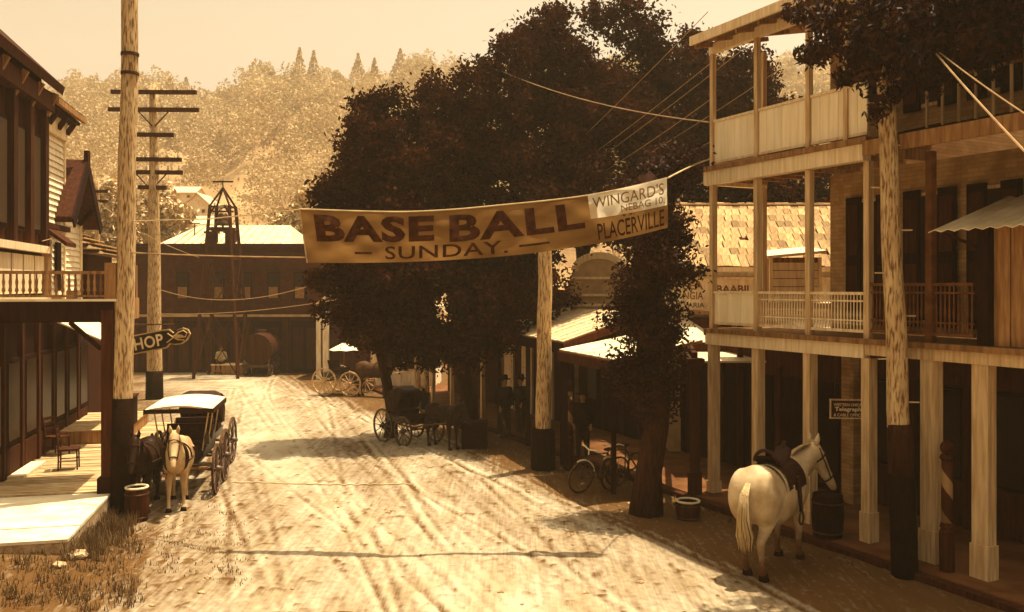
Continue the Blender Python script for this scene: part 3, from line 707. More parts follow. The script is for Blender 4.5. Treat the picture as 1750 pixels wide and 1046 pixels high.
# front frieze with faded lettering
sp('frieze', MB().box((6.35, 22.72, 4.28), (5.0, .12, 1.0)), M_white)
sp('frieze_moulding', MB().box((6.35, 22.63, 4.62), (5.02, .10, .05)), M_cream); sp('frieze_moulding', MB().box((6.35, 22.63, 3.80), (5.02, .10, .05)), M_cream)
mb = MB(); text_on(mb, 'SEA', (4.42, 22.652, 4.32), (1,0,0), .52, .22, .02); sp('lettering', mb, M_letter2)
mb = MB(); text_on(mb, 'NGIA', (4.42, 22.652, 4.07), (1,0,0), .52, .20, .02); sp('lettering', mb, M_letter2)
mb = MB(); text_on(mb, 'VARIA', (4.42, 22.652, 3.86), (1,0,0), .55, .13, .02); sp('lettering', mb, M_letter2)
mb = MB(); text_on(mb, 'BAABIL', (5.28, 22.652, 4.24), (1,0,0), .92, .20, .03); sp('lettering', mb, M_letter2)
for i in range(6): sp('siding_board', MB().box((6.35, 22.70+.004*(i%2), 3.70-.16*i), (5.0, .06, .15)), M_white)
mb = MB(); mb.hexa([(4.1,21.35,2.98),(8.2,21.35,2.98),(8.2,22.65,3.5),(4.1,22.65,3.5),(4.1,21.35,3.04),(8.2,21.35,3.04),(8.2,22.65,3.56),(4.1,22.65,3.56)])
aw = sp('awning', mb, M_pale_metal)
sp('awning_fascia', MB().box((6.15, 21.32, 2.95), (4.12, .04, .20)), M_brown, aw)
mb = MB(); mb.hexa([(4.2,20.1,2.66),(7.2,20.1,2.66),(7.2,21.25,2.78),(4.2,21.25,2.78),(4.2,20.1,2.70),(7.2,20.1,2.70),(7.2,21.25,2.82),(4.2,21.25,2.82)])
aw = sp('lower_awning', mb, M_pale_metal)
pp = at(1190, 600, 18.0); pp.z = 0
p_ = MB().box((3.78, 18.15, 1.52), (.17, .17, 2.8)); p_.box((3.78, 18.15, 2.86), (.34, .34, .12)); p_.box((3.78, 18.15, 2.74), (.26, .26, .1)); p_.box((3.78, 18.15, .35), (.25, .25, .46))
sp('awning_post', p_, M_brown)
sp('awning_beam', MB().bar((3.78, 18.15, 2.98), (4.3, 21.4, 2.94), .12, .12), M_brown)
# board hut on the flat roof next to it
HT = thing('roof_hut', 'small board hut with a sloping lid standing on the flat roof behind the balcony rail', 'shed', (6.2, 19.9, 4.05))
wpart('platform', MB().box((6.9, 20.0, 3.98), (3.6, 1.6, .12)), M_awnboard, HT)
wpart('platform_post', MB().box((8.4, 20.6, 1.95), (.15, .15, 3.94)), M_brown, HT); wpart('platform_post', MB().box((5.35, 20.6, 1.95), (.12, .12, 3.94)), M_brown, HT)
wpart('body', MB().box((6.28, 19.95, 4.55), (1.10, .9, 1.0)), M_wood, HT)
for i in range(5): wpart('board', MB().box((6.28, 19.47, 4.13+.18*i), (1.06, .05, .165)), M_cream, HT)
for x in (5.74, 6.82): wpart('corner_board', MB().box((x, 19.46, 4.55), (.07, .07, 1.0)), M_cream, HT)
mb = MB(); mb.hexa([(5.62,19.3,5.02),(6.92,19.3,5.14),(6.92,20.5,5.28),(5.62,20.5,5.16),(5.62,19.3,5.08),(6.92,19.3,5.20),(6.92,20.5,5.34),(5.62,20.5,5.22)])
wpart('lid', mb, M_cream, HT)

# arched shop with long board awning
AS = thing('arched_shop', 'shop with a pale arched false front above a long shaded board awning', 'building', F(-5.5, 2.3, 0))
def ap(name, mb, m, parent=None, **k): return wpart(name, mb, m, parent or AS, **k)
ap('wall', fbox(MB(), -9.2, -2.4, 2.3, 2.6, .1, 3.6), M_brown)
ap('rear_wall', fbox(MB(), -9.2, -9.0, 2.602, 7, .1, 3.7), M_stucco)
ap('flat_roof', fbox(MB(), -9.2, -2.4, 2.3, 7, 3.702, 3.8), M_wood)
arch = [(1.75,3.5),(3.45,3.5),(3.45,4.72),(3.3,4.86)]+[(2.6+.68*math.cos(a), 4.86+.42*math.sin(a)) for a in np.linspace(.1, math.pi-.1, 11)]+[(1.9,4.86),(1.75,4.72)]
ff = ap('false_front', MB().prism(arch, 26.3, 26.55), M_stucco)
for z, x0, x1 in ((4.66, 1.68, 3.52), (4.15, 1.72, 3.48), (3.85, 1.72, 3.48)):
    ap('ledge', MB().box(((x0+x1)/2, 26.25, z), (x1-x0, .16, .07)), M_cream, ff)
mb = MB()
for i in range(10):
    a0, a1 = math.pi*i/10, math.pi*(i+1)/10
    mb.bar((2.6+.74*math.cos(a0), 26.27, 4.88+.46*math.sin(a0)), (2.6+.74*math.cos(a1), 26.27, 4.88+.46*math.sin(a1)), .2, .06, up=(0,1,0))
ap('arch_moulding', mb, M_cream, ff)
N0, N1 = Vector((1.22, 21.0, 3.02)), Vector((-.50, 26.4, 3.02)); IN = RM*2.35+Vector((0,0,.66))
aw = ap('awning', MB().hexa([N0, N1, N1+IN, N0+IN]+[q+Vector((0,0,.05)) for q in (N0, N1, N1+IN, N0+IN)]), M_wood)
k = 24
for i in range(k):
    a = N0.lerp(N1, (i+.04)/k); b = N0.lerp(N1, (i+.96)/k); u = Vector((0,0,.052+.006*(i % 2)))
    ap('awning_board', MB().hexa([a+u, b+u, b+IN+u, a+IN+u]+[q+Vector((0,0,.02)) for q in (a+u, b+u, b+IN+u, a+IN+u)]), M_awnboard, aw)
ap('fascia', MB().bar(N0-RM*.03-Vector((0,0,.1)), N1-RM*.03-Vector((0,0,.1)), .04, .26), M_dark, aw)
ap('end_fascia', MB().bar(N0+RW*.03-Vector((0,0,.06)), N0+IN+RW*.03-Vector((0,0,.06)), .04, .18), M_brown, aw)
for i in range(9): ap('rafter', MB().bar(N0.lerp(N1, i/8.5+.02)+IN*.02-Vector((0,0,.04)), N0.lerp(N1, i/8.5+.02)+IN*.98-Vector((0,0,.04)), .06, .08), M_brown, aw)
for q in (.04, .5, .97):
    b = N0.lerp(N1, q)+RM*.08; ap('awning_post', MB().box((b.x, b.y, 1.5), (.12, .12, 2.8)), M_dark)
for i in range(6): ap('door_panel', fbox(MB(), -8.6+i*1.02, -7.9+i*1.02, 2.22, 2.298, .14, 2.5), M_dark)
for i in range(3): ap('shop_pane', fbox(MB(), -8.5+i*2.04, -8.0+i*2.04, 2.20, 2.219, 1.0, 2.3), M_glass)
# narrower shop with pale plank awning in front
BS = thing('plank_awning_shop', 'shop under the low sunlit plank awning left of the ivy covered trunk', 'building', F(-1.5, 2.3, 0))
Q0, Q1 = Vector((2.08, 18.0, 2.84)), Vector((1.12, 20.85, 2.84)); IN2 = RM*2.3+Vector((0,0,.34))
def bp_(name, mb, m, parent=None, **k): return wpart(name, mb, m, parent or BS, **k)
bp_('wall', fbox(MB(), -2.35, 1.7, 2.3, 2.6, .1, 3.3), M_brown)
aw = bp_('awning', MB().hexa([Q0, Q1, Q1+IN2, Q0+IN2]+[q+Vector((0,0,.05)) for q in (Q0, Q1, Q1+IN2, Q0+IN2)]), M_wood)
k = 14
for i in range(k):
    a = Q0.lerp(Q1, (i+.03)/k); b = Q0.lerp(Q1, (i+.97)/k); u = Vector((0,0,.052+.005*(i % 2)))
    bp_('awning_board', MB().hexa([a+u, b+u, b+IN2+u, a+IN2+u]+[q+Vector((0,0,.02)) for q in (a+u, b+u, b+IN2+u, a+IN2+u)]), M_slab, aw)
bp_('fascia', MB().bar(Q0-RM*.03-Vector((0,0,.08)), Q1-RM*.03-Vector((0,0,.08)), .04, .22), M_brown, aw)
for q in (.06, .94):
    b = Q0.lerp(Q1, q)+RM*.1; bp_('awning_post', MB().box((b.x, b.y, 1.45), (.10, .10, 2.68)), M_dark)
for i in range(4):
    bp_('door_panel', fbox(MB(), -2.2+i*.95, -1.55+i*.95, 2.23, 2.298, .14, 2.4), M_dark)
    bp_('pilaster', fbox(MB(), -2.32+i*.95, -2.24+i*.95, 2.2, 2.297, .14, 2.6), M_brown)
# louvred shop further on, pale shutters catch light
LS = thing('louvred_shop', 'shaded shop with pale louvred doors under the low tree branches', 'building', F(-13, 1.6, 0))
wpart('wall', fbox(MB(), -19, -9.3, 1.9, 2.2, .1, 4.2), M_brown, LS)
wpart('flat_roof', fbox(MB(), -19, -9.3, 1.6, 6, 4.202, 4.3), M_wood, LS)
wpart('end_wall', fbox(MB(), -9.5, -9.3, 2.203, 6, .1, 4.2), M_stucco, LS)
for t in (-13.6, -12.2, -10.8):
    d = wpart('door', fbox(MB(), t, t+.75, 1.82, 1.898, .14, 2.5), M_cream, LS, label='pale louvred door')
    for i in range(12): wpart('slat', fbox(MB(), t+.08, t+.67, 1.79, 1.818, .35+i*.17, .45+i*.17), M_cream, d)
for t in (-14.2, -11.6, -10.2, -16): wpart('porch_post', fbox(MB(), t, t+.12, 0, .12, .12, 2.7), M_post, LS)
wpart('porch_roof', MB().hexa([F(-19,-.3,2.75), F(-9.6,-.3,2.75), F(-9.6,1.9,3.2), F(-19,1.9,3.2), F(-19,-.3,2.82), F(-9.6,-.3,2.82), F(-9.6,1.9,3.27), F(-19,1.9,3.27)]), M_wood, LS)
# pale porch-front building between brick hall and trees
PS = thing('porch_shop', 'narrow gabled shop with two pale posts right of the brick hall', 'building', (-8.0, 41, 0))
wpart('wall', MB().box((-7.2, 44.6, 1.8), (4.2, 4, 3.6)), M_brown, PS)
wpart('gable', MB().prism([(-9.3,3.6),(-5.1,3.6),(-7.2,5.0)], 42.62, 46.5), M_brown, PS)
for s in (-1, 1):
    a, b = Vector((-7.2+s*2.4, 42.3, 3.42)), Vector((-7.2, 42.3, 5.08)); D = Vector((0,4.4,0)); U = Vector((0,0,.12))
    wpart('roof', MB().hexa([a, b, b+D, a+D, a+U, b+U, b+D+U, a+D+U]), M_cream, PS)
for px, w in ((545, .22), (557, .26)):
    p = at(px, 600, 42.0); wpart('post', MB().box((p.x, 42.0, 1.6), (w, w, 3.2)), M_white, PS)
wpart('window', MB().box((-7.9, 42.58, 1.9), (.8, .06, 1.3)), M_dark, PS); wpart('door', MB().box((-6.4, 42.58, 1.1), (.9, .06, 2.1)), M_cream, PS)
PS2 = thing('pale_shop', 'pale fronted shop glimpsed behind the far buggy and the street tree', 'building', (-5.0, 38, 0))
wpart('wall', MB().box((-4.6, 39.5, 1.7), (2.6, 3, 3.4)), M_white, PS2)
wpart('roof', MB().box((-4.6, 39.3, 3.48), (3.0, 3.8, .16)), M_cream, PS2)
for x in (-5.4, -4.4): 
    w_ = wpart('window', MB().box((x, 37.97, 1.6), (.5, .06, 1.5)), M_brown, PS2); wpart('pane', MB().box((x, 37.92, 1.6), (.38, .04, 1.3)), M_glass, w_)
wpart('pilaster', MB().box((-4.9, 37.93, 1.6), (.16, .14, 3.2)), M_white, PS2)

# ================================================================== BRICK HALL AND BELL TOWER
FH = thing('brick_hall', 'two storey dark brick hall with a pale hipped tin roof closing the street', 'building', (-14.6, 45, 0))
def fp(name, mb, m, parent=None, **k): return wpart(name, mb, m, parent or FH, **k)
fx0, fx1, fy = -19.6, -9.45, 45.0
fp('wall', MB().box(((fx0+fx1)/2, fy+4, 3.25), (fx1-fx0, 8, 6.7)), M_brickF)
fp('cornice', MB().box(((fx0+fx1)/2, fy-.08, 6.52), (fx1-fx0+.3, .30, .16)), M_brown); fp('cornice', MB().box(((fx0+fx1)/2, fy-.05, 6.1), (fx1-fx0+.1, .12, .10)), M_brown)
fp('belt_course', MB().box(((fx0+fx1)/2, fy-.10, 2.92), (fx1-fx0+.2, .24, .12)), M_stucco)
rx0, rx1 = at(268, 0, 45.2).x, at(503, 0, 45.2).x
mb = MB(); mb.add([(rx0, 45.15, 6.55), (rx1, 45.15, 6.55), (rx1-.9, 48, 7.75), (rx0+1.2, 48, 7.75), (rx0, 52, 6.55), (rx1, 52, 6.55)], [(0,1,2,3), (1,5,2), (5,4,3,2), (4,0,3), (0,4,5,1)])
fp('roof', mb, M_pale_metal)
for i in range(13):
    x = rx0+1.2+i*(rx1-rx0-2.1)/12; fp('roof_seam', MB().bar((x-.35+.5*(i/12), 45.17, 6.60), (x, 47.98, 7.78), .03, .04), M_pale_metal)
for i, px in enumerate((313, 374, 421, 468, 513)):
    c = at(px, 488, fy); w_ = fp('window', MB().box((c.x, fy-.03, c.z), (.62, .14, 1.40)), M_dark)
    fp('lintel', MB().box((c.x, fy-.06, c.z+.78), (.8, .16, .12)), M_brown, w_)
    fp('sill', MB().box((c.x, fy-.08, c.z-.74), (.74, .2, .07)), M_brown, w_)
    fp('pane', MB().box((c.x, fy-.115, c.z+.30), (.46, .03, .66)), M_glass, w_)
    fp('blind', MB().box((c.x, fy-.115, c.z-.36), (.46, .03, .58)), M_blind, w_)
for i in range(5):
    x = fx0+1.2+i*1.95; d_ = fp('door', MB().box((x, fy-.03, 1.35), (1.45, .12, 2.6)), M_dark)
    for k in (-1, 1): fp('door_panel', MB().box((x+k*.34, fy-.10, 1.25), (.5, .03, 2.1)), M_brown, d_)
    fp('pier', MB().box((x+.97, fy-.06, 1.42), (.28, .2, 2.84)), M_brickF)
for px in (322,): 
    c = at(px, 408, 45.6); fp('vent_pipe', MB().tube([(c.x, 46.5, 6.9), (c.x, 46.5, 7.75)], .03, 6).box((c.x, 46.5, 7.75), (.55, .05, .05)), M_iron)
for px, py, w in ((360, 410, .35), (393, 405, .35)):
    c = at(px, py, 45.1); fp('chimney', MB().box((c.x, 45.3, 6.85), (.5, .45, .7)).box((c.x, 45.3, 7.2), (.64, .58, .1)), M_brickF)
BT = thing('bell_tower', 'tall skeletal bell tower of timber legs standing in front of the brick hall', 'tower', (-14.2, 43, 0))
def tp(name, mb, m, parent=None, **k): return wpart(name, mb, m, parent or BT, smooth=False, **k)
tcx = at(381, 0, 43).x; zt = at(0, 352, 43).z; zap = at(0, 321, 43).z
def leg(sx, sy, z):
    h = 1.06-(1.06-.47)*min(1, z/zt); return Vector((tcx+sx*h, 43+sy*h, z))
for sx in (-1, 1):
    for sy in (-1, 1): tp('leg', MB().bar(leg(sx, sy, 0), leg(sx, sy, zt), .12, .12), M_brown)
lv = [0, 3.2, 5.8, 7.3, zt]
for i in range(1, len(lv)):
    z = lv[i]
    for a, b in (((-1,-1),(1,-1)), ((1,-1),(1,1)), ((1,1),(-1,1)), ((-1,1),(-1,-1))):
        tp('girt', MB().bar(leg(*a, z-.05), leg(*b, z-.05), .05, .07), M_brown)
        if i < 3:
            tp('brace', MB().bar(leg(*a, lv[i-1]+.1), leg(*b, z-.1), .03, .04), M_brown)
            tp('brace', MB().bar(leg(*b, lv[i-1]+.1), leg(*a, z-.1), .03, .04), M_brown)
for sx in (-1, 1):
    for sy in (-1, 1): tp('cap_rafter', MB().bar(leg(sx, sy, zt-.02), (tcx, 43, zap), .07, .08), M_brown)
    tp('cap_bracket', MB().bar(leg(sx, -1, zt-.5), leg(sx*.45, -1, zt+.0), .06, .08), M_brown)
tp('weather_vane', MB().tube([(tcx, 43, zap-.1), (tcx, 43, zap+.4)], .025, 6).bar((tcx-.5, 43, zap+.3), (tcx+.5, 43, zap+.3), .04, .08), M_brown)
zb = zt-.95
bell = obj('bell', MB().lathe([(.05,.62),(.16,.60),(.23,.50),(.25,.30),(.30,.14),(.38,.02),(.37,0),(.02,.02)], 20).mesh('bell', smooth=True), M_iron, BT, loc=INV[BT.name].to_translation()+Vector((tcx, 43, zb)))
part('yoke', MB().box((0,0,.68), (1.0,.08,.08)), M_brown, bell); part('clapper', MB().tube([(0,0,.4),(0,0,-.04)], .03, 6).ell((0,0,-.06), (.06,.06,.06), 8, 6), M_iron, bell)
wh = MB().ring((0,.25,.55), .34, .03, .03, 24); part('bell_wheel', wh, M_brown, bell)
tp('bell_deck', MB().box((tcx, 43, zb-.25), (1.1, 1.1, .06)), M_brown)

# ================================================================== LEFT SIDE
LE = Vector((-7.7, 16.9, 0)); LU = Vector((-.23, .973, 0)); LN = Vector((-.973, -.23, 0))
def G(s, o, z): return LE+LU*s+LN*o+Vector((0,0,z))
def gbox(mb, s0, s1, o0, o1, z0, z1):
    return mb.hexa([G(s0,o0,z0), G(s0,o1,z0), G(s1,o1,z0), G(s1,o0,z0), G(s0,o0,z1), G(s0,o1,z1), G(s1,o1,z1), G(s1,o0,z1)])
sw_ = struct('stone_walk', gbox(MB(), -3.24, -.02, .01, 6, -.3, .40).mesh('stone_walk'), M_stone)
for i in range(4):
    for j in range(3):
        obj('paving_slab', gbox(MB(), -3.25+i*.808, -3.25+i*.808+.796, j*2.0+.0, j*2.0+1.985, .402, .45+.006*((i*2+j) % 3)).mesh('paving_slab'), M_slab, sw_)
bw_ = struct('boardwalk', gbox(MB(), 0, 9, .03, 3.0, -.3, .40).mesh('boardwalk'), M_brown)
for i in range(33):
    s0 = .02+i*.27; o = obj('plank', gbox(MB(), s0, s0+.255, -.03, 2.4, .402, .45+.006*(i % 3)).mesh('plank'), M_plank, bw_)
o = obj('front_board', gbox(MB(), -.018, .016, -.04, 3.0, .2, .475).mesh('front_board'), M_plank, bw_)
step = struct('boardwalk_step', gbox(MB(), 5.6, 9, .8, 3, .38, .78).mesh('boardwalk_step'), M_wood)
for i in range(11): obj('plank', gbox(MB(), 5.58+i*.3, 5.86+i*.3, .77, 2.4, .782, .81+.005*(i % 3)).mesh('plank'), M_plank, step)
# near dark house with balustraded awning
LH = thing('corner_house', 'dark tall house with deep pilasters at the left edge, over a balustraded porch', 'building', G(2, 2.4, 0))
def lp(name, mb, m, parent=None, **k): return wpart(name, mb, m, parent or LH, **k)
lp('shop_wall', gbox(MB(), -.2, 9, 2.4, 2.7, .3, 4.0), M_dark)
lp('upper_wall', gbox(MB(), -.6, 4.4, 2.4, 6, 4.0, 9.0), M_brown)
for s in (-.45, .75, 1.95, 3.1, 4.25): lp('pilaster', gbox(MB(), s-.13, s+.13, 2.24, 2.398, 5.35, 8.5), M_brown)
for s in (.15, 1.35, 2.52, 3.68):
    w_ = lp('window', gbox(MB(), s-.3, s+.3, 2.32, 2.397, 5.6, 7.9), M_dark); lp('pane', gbox(MB(), s-.23, s+.23, 2.30, 2.318, 5.7, 7.8), M_glass, w_)
lp('sill_band', gbox(MB(), -.65, 4.42, 2.20, 2.396, 5.18, 5.34), M_cream)
for i in range(6): lp('apron_panel', gbox(MB(), -.5+i*.8, .2+i*.8, 2.30, 2.395, 4.25, 5.1), M_cream)
lp('ledge', gbox(MB(), -.62, 4.4, 2.2, 2.393, 4.1, 4.2), M_cream)
# projecting hood between the houses
lp('hood', MB().hexa([G(4.3,1.85,5.35), G(4.3,2.38,5.75), G(5.2,2.38,5.75), G(5.2,1.85,5.35), G(4.3,1.85,5.45), G(4.3,2.38,5.85), G(5.2,2.38,5.85), G(5.2,1.85,5.45)]), M_brown)
# deep sloping roof edge
e0 = at(76, 130, 17.6)
mb = MB(); mb.hexa([G(-.9,2.0,8.95), G(4.6,2.0,8.95), G(4.6,6.5,13.2), G(-.9,6.5,13.2), G(-.9,1.95,9.15), G(4.6,1.95,9.15), G(4.6,6.5,13.4), G(-.9,6.5,13.4)])
lp('roof', mb, M_brown)
lp('cornice', gbox(MB(), -.6, 4.4, 2.12, 2.392, 8.5, 8.9), M_brown)
for s in (-.58, 4.2): lp('gable', MB().hexa([G(s,2.4,8.99), G(s+.18,2.4,8.99), G(s+.18,6,8.99), G(s,6,8.99), G(s,2.4,9.3), G(s+.18,2.4,9.3), G(s+.18,6,12.72), G(s,6,12.72)]), M_brown)
for s in (-.45, .75, 1.95, 3.1, 4.25): lp('roof_bracket', MB().bar(G(s,2.3,8.4), G(s,2.05,8.92), .09, .12), M_wood)
lp('chimney', gbox(MB(), 1.6, 2.2, 3.0, 3.6, 9.6, 11.9), M_brickF)
# balustraded awning roof over the boardwalk
lp('porch_roof', gbox(MB(), -.02, 2.2, -.06, 2.4, 3.95, 4.12), M_brown)
lp('porch_fascia', gbox(MB(), -.08, -.022, -.08, 2.4, 3.72, 4.16), M_dark); lp('porch_fascia', gbox(MB(), -.08, 2.2, -.11, -.062, 3.72, 4.16), M_wood)
lp('porch_edge', gbox(MB(), -.12, -.082, -.1, 2.4, 4.12, 4.165), M_slab)
lp('handrail', gbox(MB(), -.03, .06, .12, 2.36, 4.64, 4.70), M_wood)
lp('bottom_rail', gbox(MB(), -.01, .04, .12, 2.36, 4.20, 4.24), M_wood)
lp('handrail', gbox(MB(), .2, 2.15, -.04, .05, 4.64, 4.70), M_post); lp('bottom_rail', gbox(MB(), .2, 2.15, -.02, .03, 4.20, 4.24), M_post)
bal = [(.018,0),(.018,.12),(.036,.22),(.020,.40),(.030,.62),(.018,.8),(.018,1)]
for i in range(20):
    mb = MB(); mb.tube([G(.015, .2+i*.113, 4.24+z*.40) for r, z in bal], [r for r, z in bal], 7); lp('baluster', mb, M_wood)
for i in range(15):
    mb = MB(); mb.tube([G(.27+i*.126, .005, 4.24+z*.40) for r, z in bal], [r for r, z in bal], 6); lp('baluster', mb, M_post)
for s in (.02, 2.1):
    lp('newel', gbox(MB(), s-.10, s+.10, -.08, .12, 4.125, 4.86), M_wood)
    if s > 1: continue
    q = lp('porch_post', gbox(MB(), s-.11, s+.11, -.04, .18, .45, 3.95), M_brown)
    lp('post_base', gbox(MB(), s-.17, s+.17, -.06, .24, .452, .74), M_dark, q)
lp('porch_brace', MB().bar(G(.02,.2,3.2), G(.02,.75,3.72), .08, .08), M_dark)
for i in range(7):
    lp('shop_pilaster', gbox(MB(), .2+i*1.2, .34+i*1.2, 2.3, 2.398, .46, 3.7), M_brown)
    w_ = lp('shop_window', gbox(MB(), .45+i*1.2, 1.3+i*1.2, 2.33, 2.397, 1.1, 2.9), M_dark); lp('pane', gbox(MB(), .52+i*1.2, 1.23+i*1.2, 2.31, 2.328, 1.2, 2.8), M_glass, w_)
    lp('stall_board', gbox(MB(), .45+i*1.2, 1.3+i*1.2, 2.32, 2.396, .5, 1.05), M_brown)
lp('door_sill', gbox(MB(), 1.6, 3.2, 2.0, 2.3, .462, .52), M_cream)
lp('inner_awning', MB().hexa([G(4.6,1.05,3.05), G(7.5,1.05,3.05), G(7.5,2.3,3.62), G(4.6,2.3,3.62), G(4.6,1.05,3.09), G(7.5,1.05,3.09), G(7.5,2.3,3.66), G(4.6,2.3,3.66)]), M_slab)
# white clapboard house
WH = thing('clapboard_house', 'white clapboard house with a dark bracketed eave behind the corner house', 'building', G(4.2, 2.4, 0))
def wp_(name, mb, m, parent=None, **k): return wpart(name, mb, m, parent or WH, **k)
wp_('wall', gbox(MB(), 4.42, 6.4, 2.45, 7, 4.0, 8.7), M_wood)
for i in range(14): 
    z = 5.95+i*.155; wp_('clapboard', MB().hexa([G(4.42,2.39,z), G(6.3,2.39,z), G(6.3,2.449,z), G(4.42,2.449,z), G(4.42,2.425,z+.15), G(6.3,2.425,z+.15), G(6.3,2.449,z+.15), G(4.42,2.449,z+.15)]), M_white)
for i in range(11):
    z = 4.2+i*.155; wp_('clapboard', MB().hexa([G(5.25,2.39,z), G(6.3,2.39,z), G(6.3,2.449,z), G(5.25,2.449,z), G(5.25,2.425,z+.15), G(6.3,2.425,z+.15), G(6.3,2.449,z+.15), G(5.25,2.449,z+.15)]), M_white)
wp_('window', gbox(MB(), 5.45, 5.85, 2.34, 2.388, 4.3, 5.5), M_dark)
wp_('corner_board', gbox(MB(), 6.3, 6.42, 2.37, 2.46, 4.0, 8.4), M_cream)
wp_('string_course', gbox(MB(), 4.42, 6.5, 2.28, 2.388, 5.80, 5.93), M_brown)
wp_('frieze', gbox(MB(), 4.42, 6.4, 2.33, 2.448, 8.13, 8.6), M_cream)
mb = MB(); mb.hexa([G(4.3,2.1,8.72), G(6.9,2.1,8.72), G(6.9,7,11.4), G(4.3,7,11.4), G(4.3,2.05,8.90), G(6.9,2.05,8.90), G(6.9,7,11.6), G(4.3,7,11.6)])
wp_('roof', mb, M_brown); wp_('soffit', gbox(MB(), 4.3, 6.8, 2.12, 2.44, 8.62, 8.70), M_dark)
wp_('gutter', gbox(MB(), 4.28, 6.92, 2.0, 2.09, 8.70, 8.84), M_wood)
for s in (4.7, 5.5, 6.3): wp_('bracket', MB().bar(G(s,2.33,8.3), G(s,2.12,8.62), .08, .12), M_brown)
wp_('gable', MB().hexa([G(6.25,2.46,8.6), G(6.4,2.46,8.6), G(6.4,6.9,8.6), G(6.25,6.9,8.6), G(6.25,2.46,8.9), G(6.4,2.46,8.9), G(6.4,6.9,11.3), G(6.25,6.9,11.3)]), M_brown)
# narrow gabled house beyond
NH = thing('gabled_house', 'narrow house with a steep dark rake board over white siding, beyond the clapboard house', 'building', G(7, 2.4, 0))
def np_(name, mb, m, parent=None, **k): return wpart(name, mb, m, parent or NH, **k)
np_('wall', gbox(MB(), 6.5, 8.2, 2.5, 6, .4, 6.0), M_wood)
np_('gable_wall', MB().hexa([G(6.5,2.5,6.0), G(8.2,2.5,6.0), G(8.2,6,6.0), G(6.5,6,6.0), G(6.9,2.5,7.35), G(7.1,2.5,7.35), G(7.1,6,7.35), G(6.9,6,7.35)]), M_wood)
for i in range(17):
    z = 4.3+i*.155; e_ = 8.15 if z < 6 else 8.15-(z-6)*.8
    np_('clapboard', MB().hexa([G(6.5,2.43,z), G(e_,2.43,z), G(e_,2.499,z), G(6.5,2.499,z), G(6.5,2.465,z+.15), G(e_,2.465,z+.15), G(e_,2.499,z+.15), G(6.5,2.499,z+.15)]), M_white)
for s0, s1 in ((7.0, 8.55), (7.0, 5.5)):
    a, b, c, d = G(s0,2.0,7.62), G(s1,2.0,6.0), G(s1,6,6.0), G(s0,6,7.62); u_ = Vector((0,0,.14))
    r_ = np_('roof', MB().hexa([a,b,c,d,a+u_,b+u_,c+u_,d+u_]), M_brown)
    np_('rake_board', MB().bar(G(s0,1.98,7.60), G(s1,1.98,5.98), .05, .30), M_dark, r_)
    np_('soffit_bracket', MB().bar(G(s0*.4+s1*.6,2.42,6.1), G(s0*.4+s1*.6,2.05,6.5), .1, .12), M_dark, r_)
np_('finial', MB().bar(G(7,2.0,7.5), G(7,2.0,8.0), .12, .12), M_brown)
np_('corner_board', gbox(MB(), 8.15, 8.28, 2.4, 2.52, .4, 6.1), M_cream)
# hip roofed shop
HS = thing('hip_roof_shop', 'low shop with a sunlit shingled hip roof beside the near pole', 'building', G(11, 2, 0))
def xp(name, mb, m, parent=None, **k): return wpart(name, mb, m, parent or HS, **k)
xp('wall', gbox(MB(), 9.3, 12.6, 2.5, 6.5, .0, 5.35), M_brown)
mb = MB(); a, b, c, d = G(9.0,1.95,5.35), G(12.9,1.95,5.35), G(12.9,7,5.35), G(9.0,7,5.35); r1, r2 = G(10.7,4.4,6.6), G(11.4,4.4,6.6)
mb.add([a,b,c,d,r1,r2], [(0,1,5,4),(1,2,5),(2,3,4,5),(3,0,4),(0,3,2,1)]); hr = xp('roof', mb, M_shingle)
for i in range(7):
    q = i/7; A = a.lerp(r1, q+.07); D = d.lerp(r1, q+.07); nn = Vector((.0,0,.04))
    xp('shingle_course', MB().bar(A+nn, D+nn, .30, .03), M_shingle, hr)
    A = a.lerp(r1, q+.07); B = b.lerp(r2, q+.07); xp('shingle_course', MB().bar(A+nn, B+nn, .30, .03), M_shingle, hr)
for i in range(3): xp('window', gbox(MB(), 9.24, 9.298, 2.8+i*1.2, 3.4+i*1.2, 3.6, 4.9), M_dark)
# SHOP sign hung out on a bracket
SG = thing('shop_sign', 'long hanging board lettered SHOP with a scrolled leaf end, behind the near pole', 'sign', at(265, 590, 22))
sM = Matrix.Rotation(R(-11), 4, 'Y'); c0 = at(262, 583, 22)
def sgp(P): return [c0+sM @ Vector(p) for p in P]
out_ = [(-1.2,-.24),(.30,-.24),(.42,-.15),(.55,-.20),(.70,-.21),(.86,-.13),(.96,.0),(.92,.12),(.80,.19),(.66,.17),(.55,.10),(.46,.22),(.30,.24),(-1.2,.24)]
n_ = len(out_)
def plate(scale, y0, y1):
    cx_, cz_ = -.1, 0; q = [((x-cx_)*scale[0]+cx_, z*scale[1]) for x, z in out_]
    V = [(x, y0, z) for x, z in q]+[(x, y1, z) for x, z in q]
    return MB().add(sgp(V), [tuple(range(n_)), tuple(range(2*n_-1, n_-1, -1))]+[(i, i+n_, (i+1) % n_+n_, (i+1) % n_) for i in range(n_)])
bd = wpart('rim_board', plate((1, 1), -.02, .02), M_gold, SG); wpart('board', plate((.965, .86), -.03, .03), M_black, SG)
V_, F_ = text_xy('SHOP', .92, .30, .02, 1.05); wpart('lettering', MB().add(sgp([(-.66+p[0], -.034, -.15+p[1]) for p in V_]), F_), M_cream, SG)
V_, F_ = text_xy('BARBER', 1.0, .30, .02) if False else (None, None)
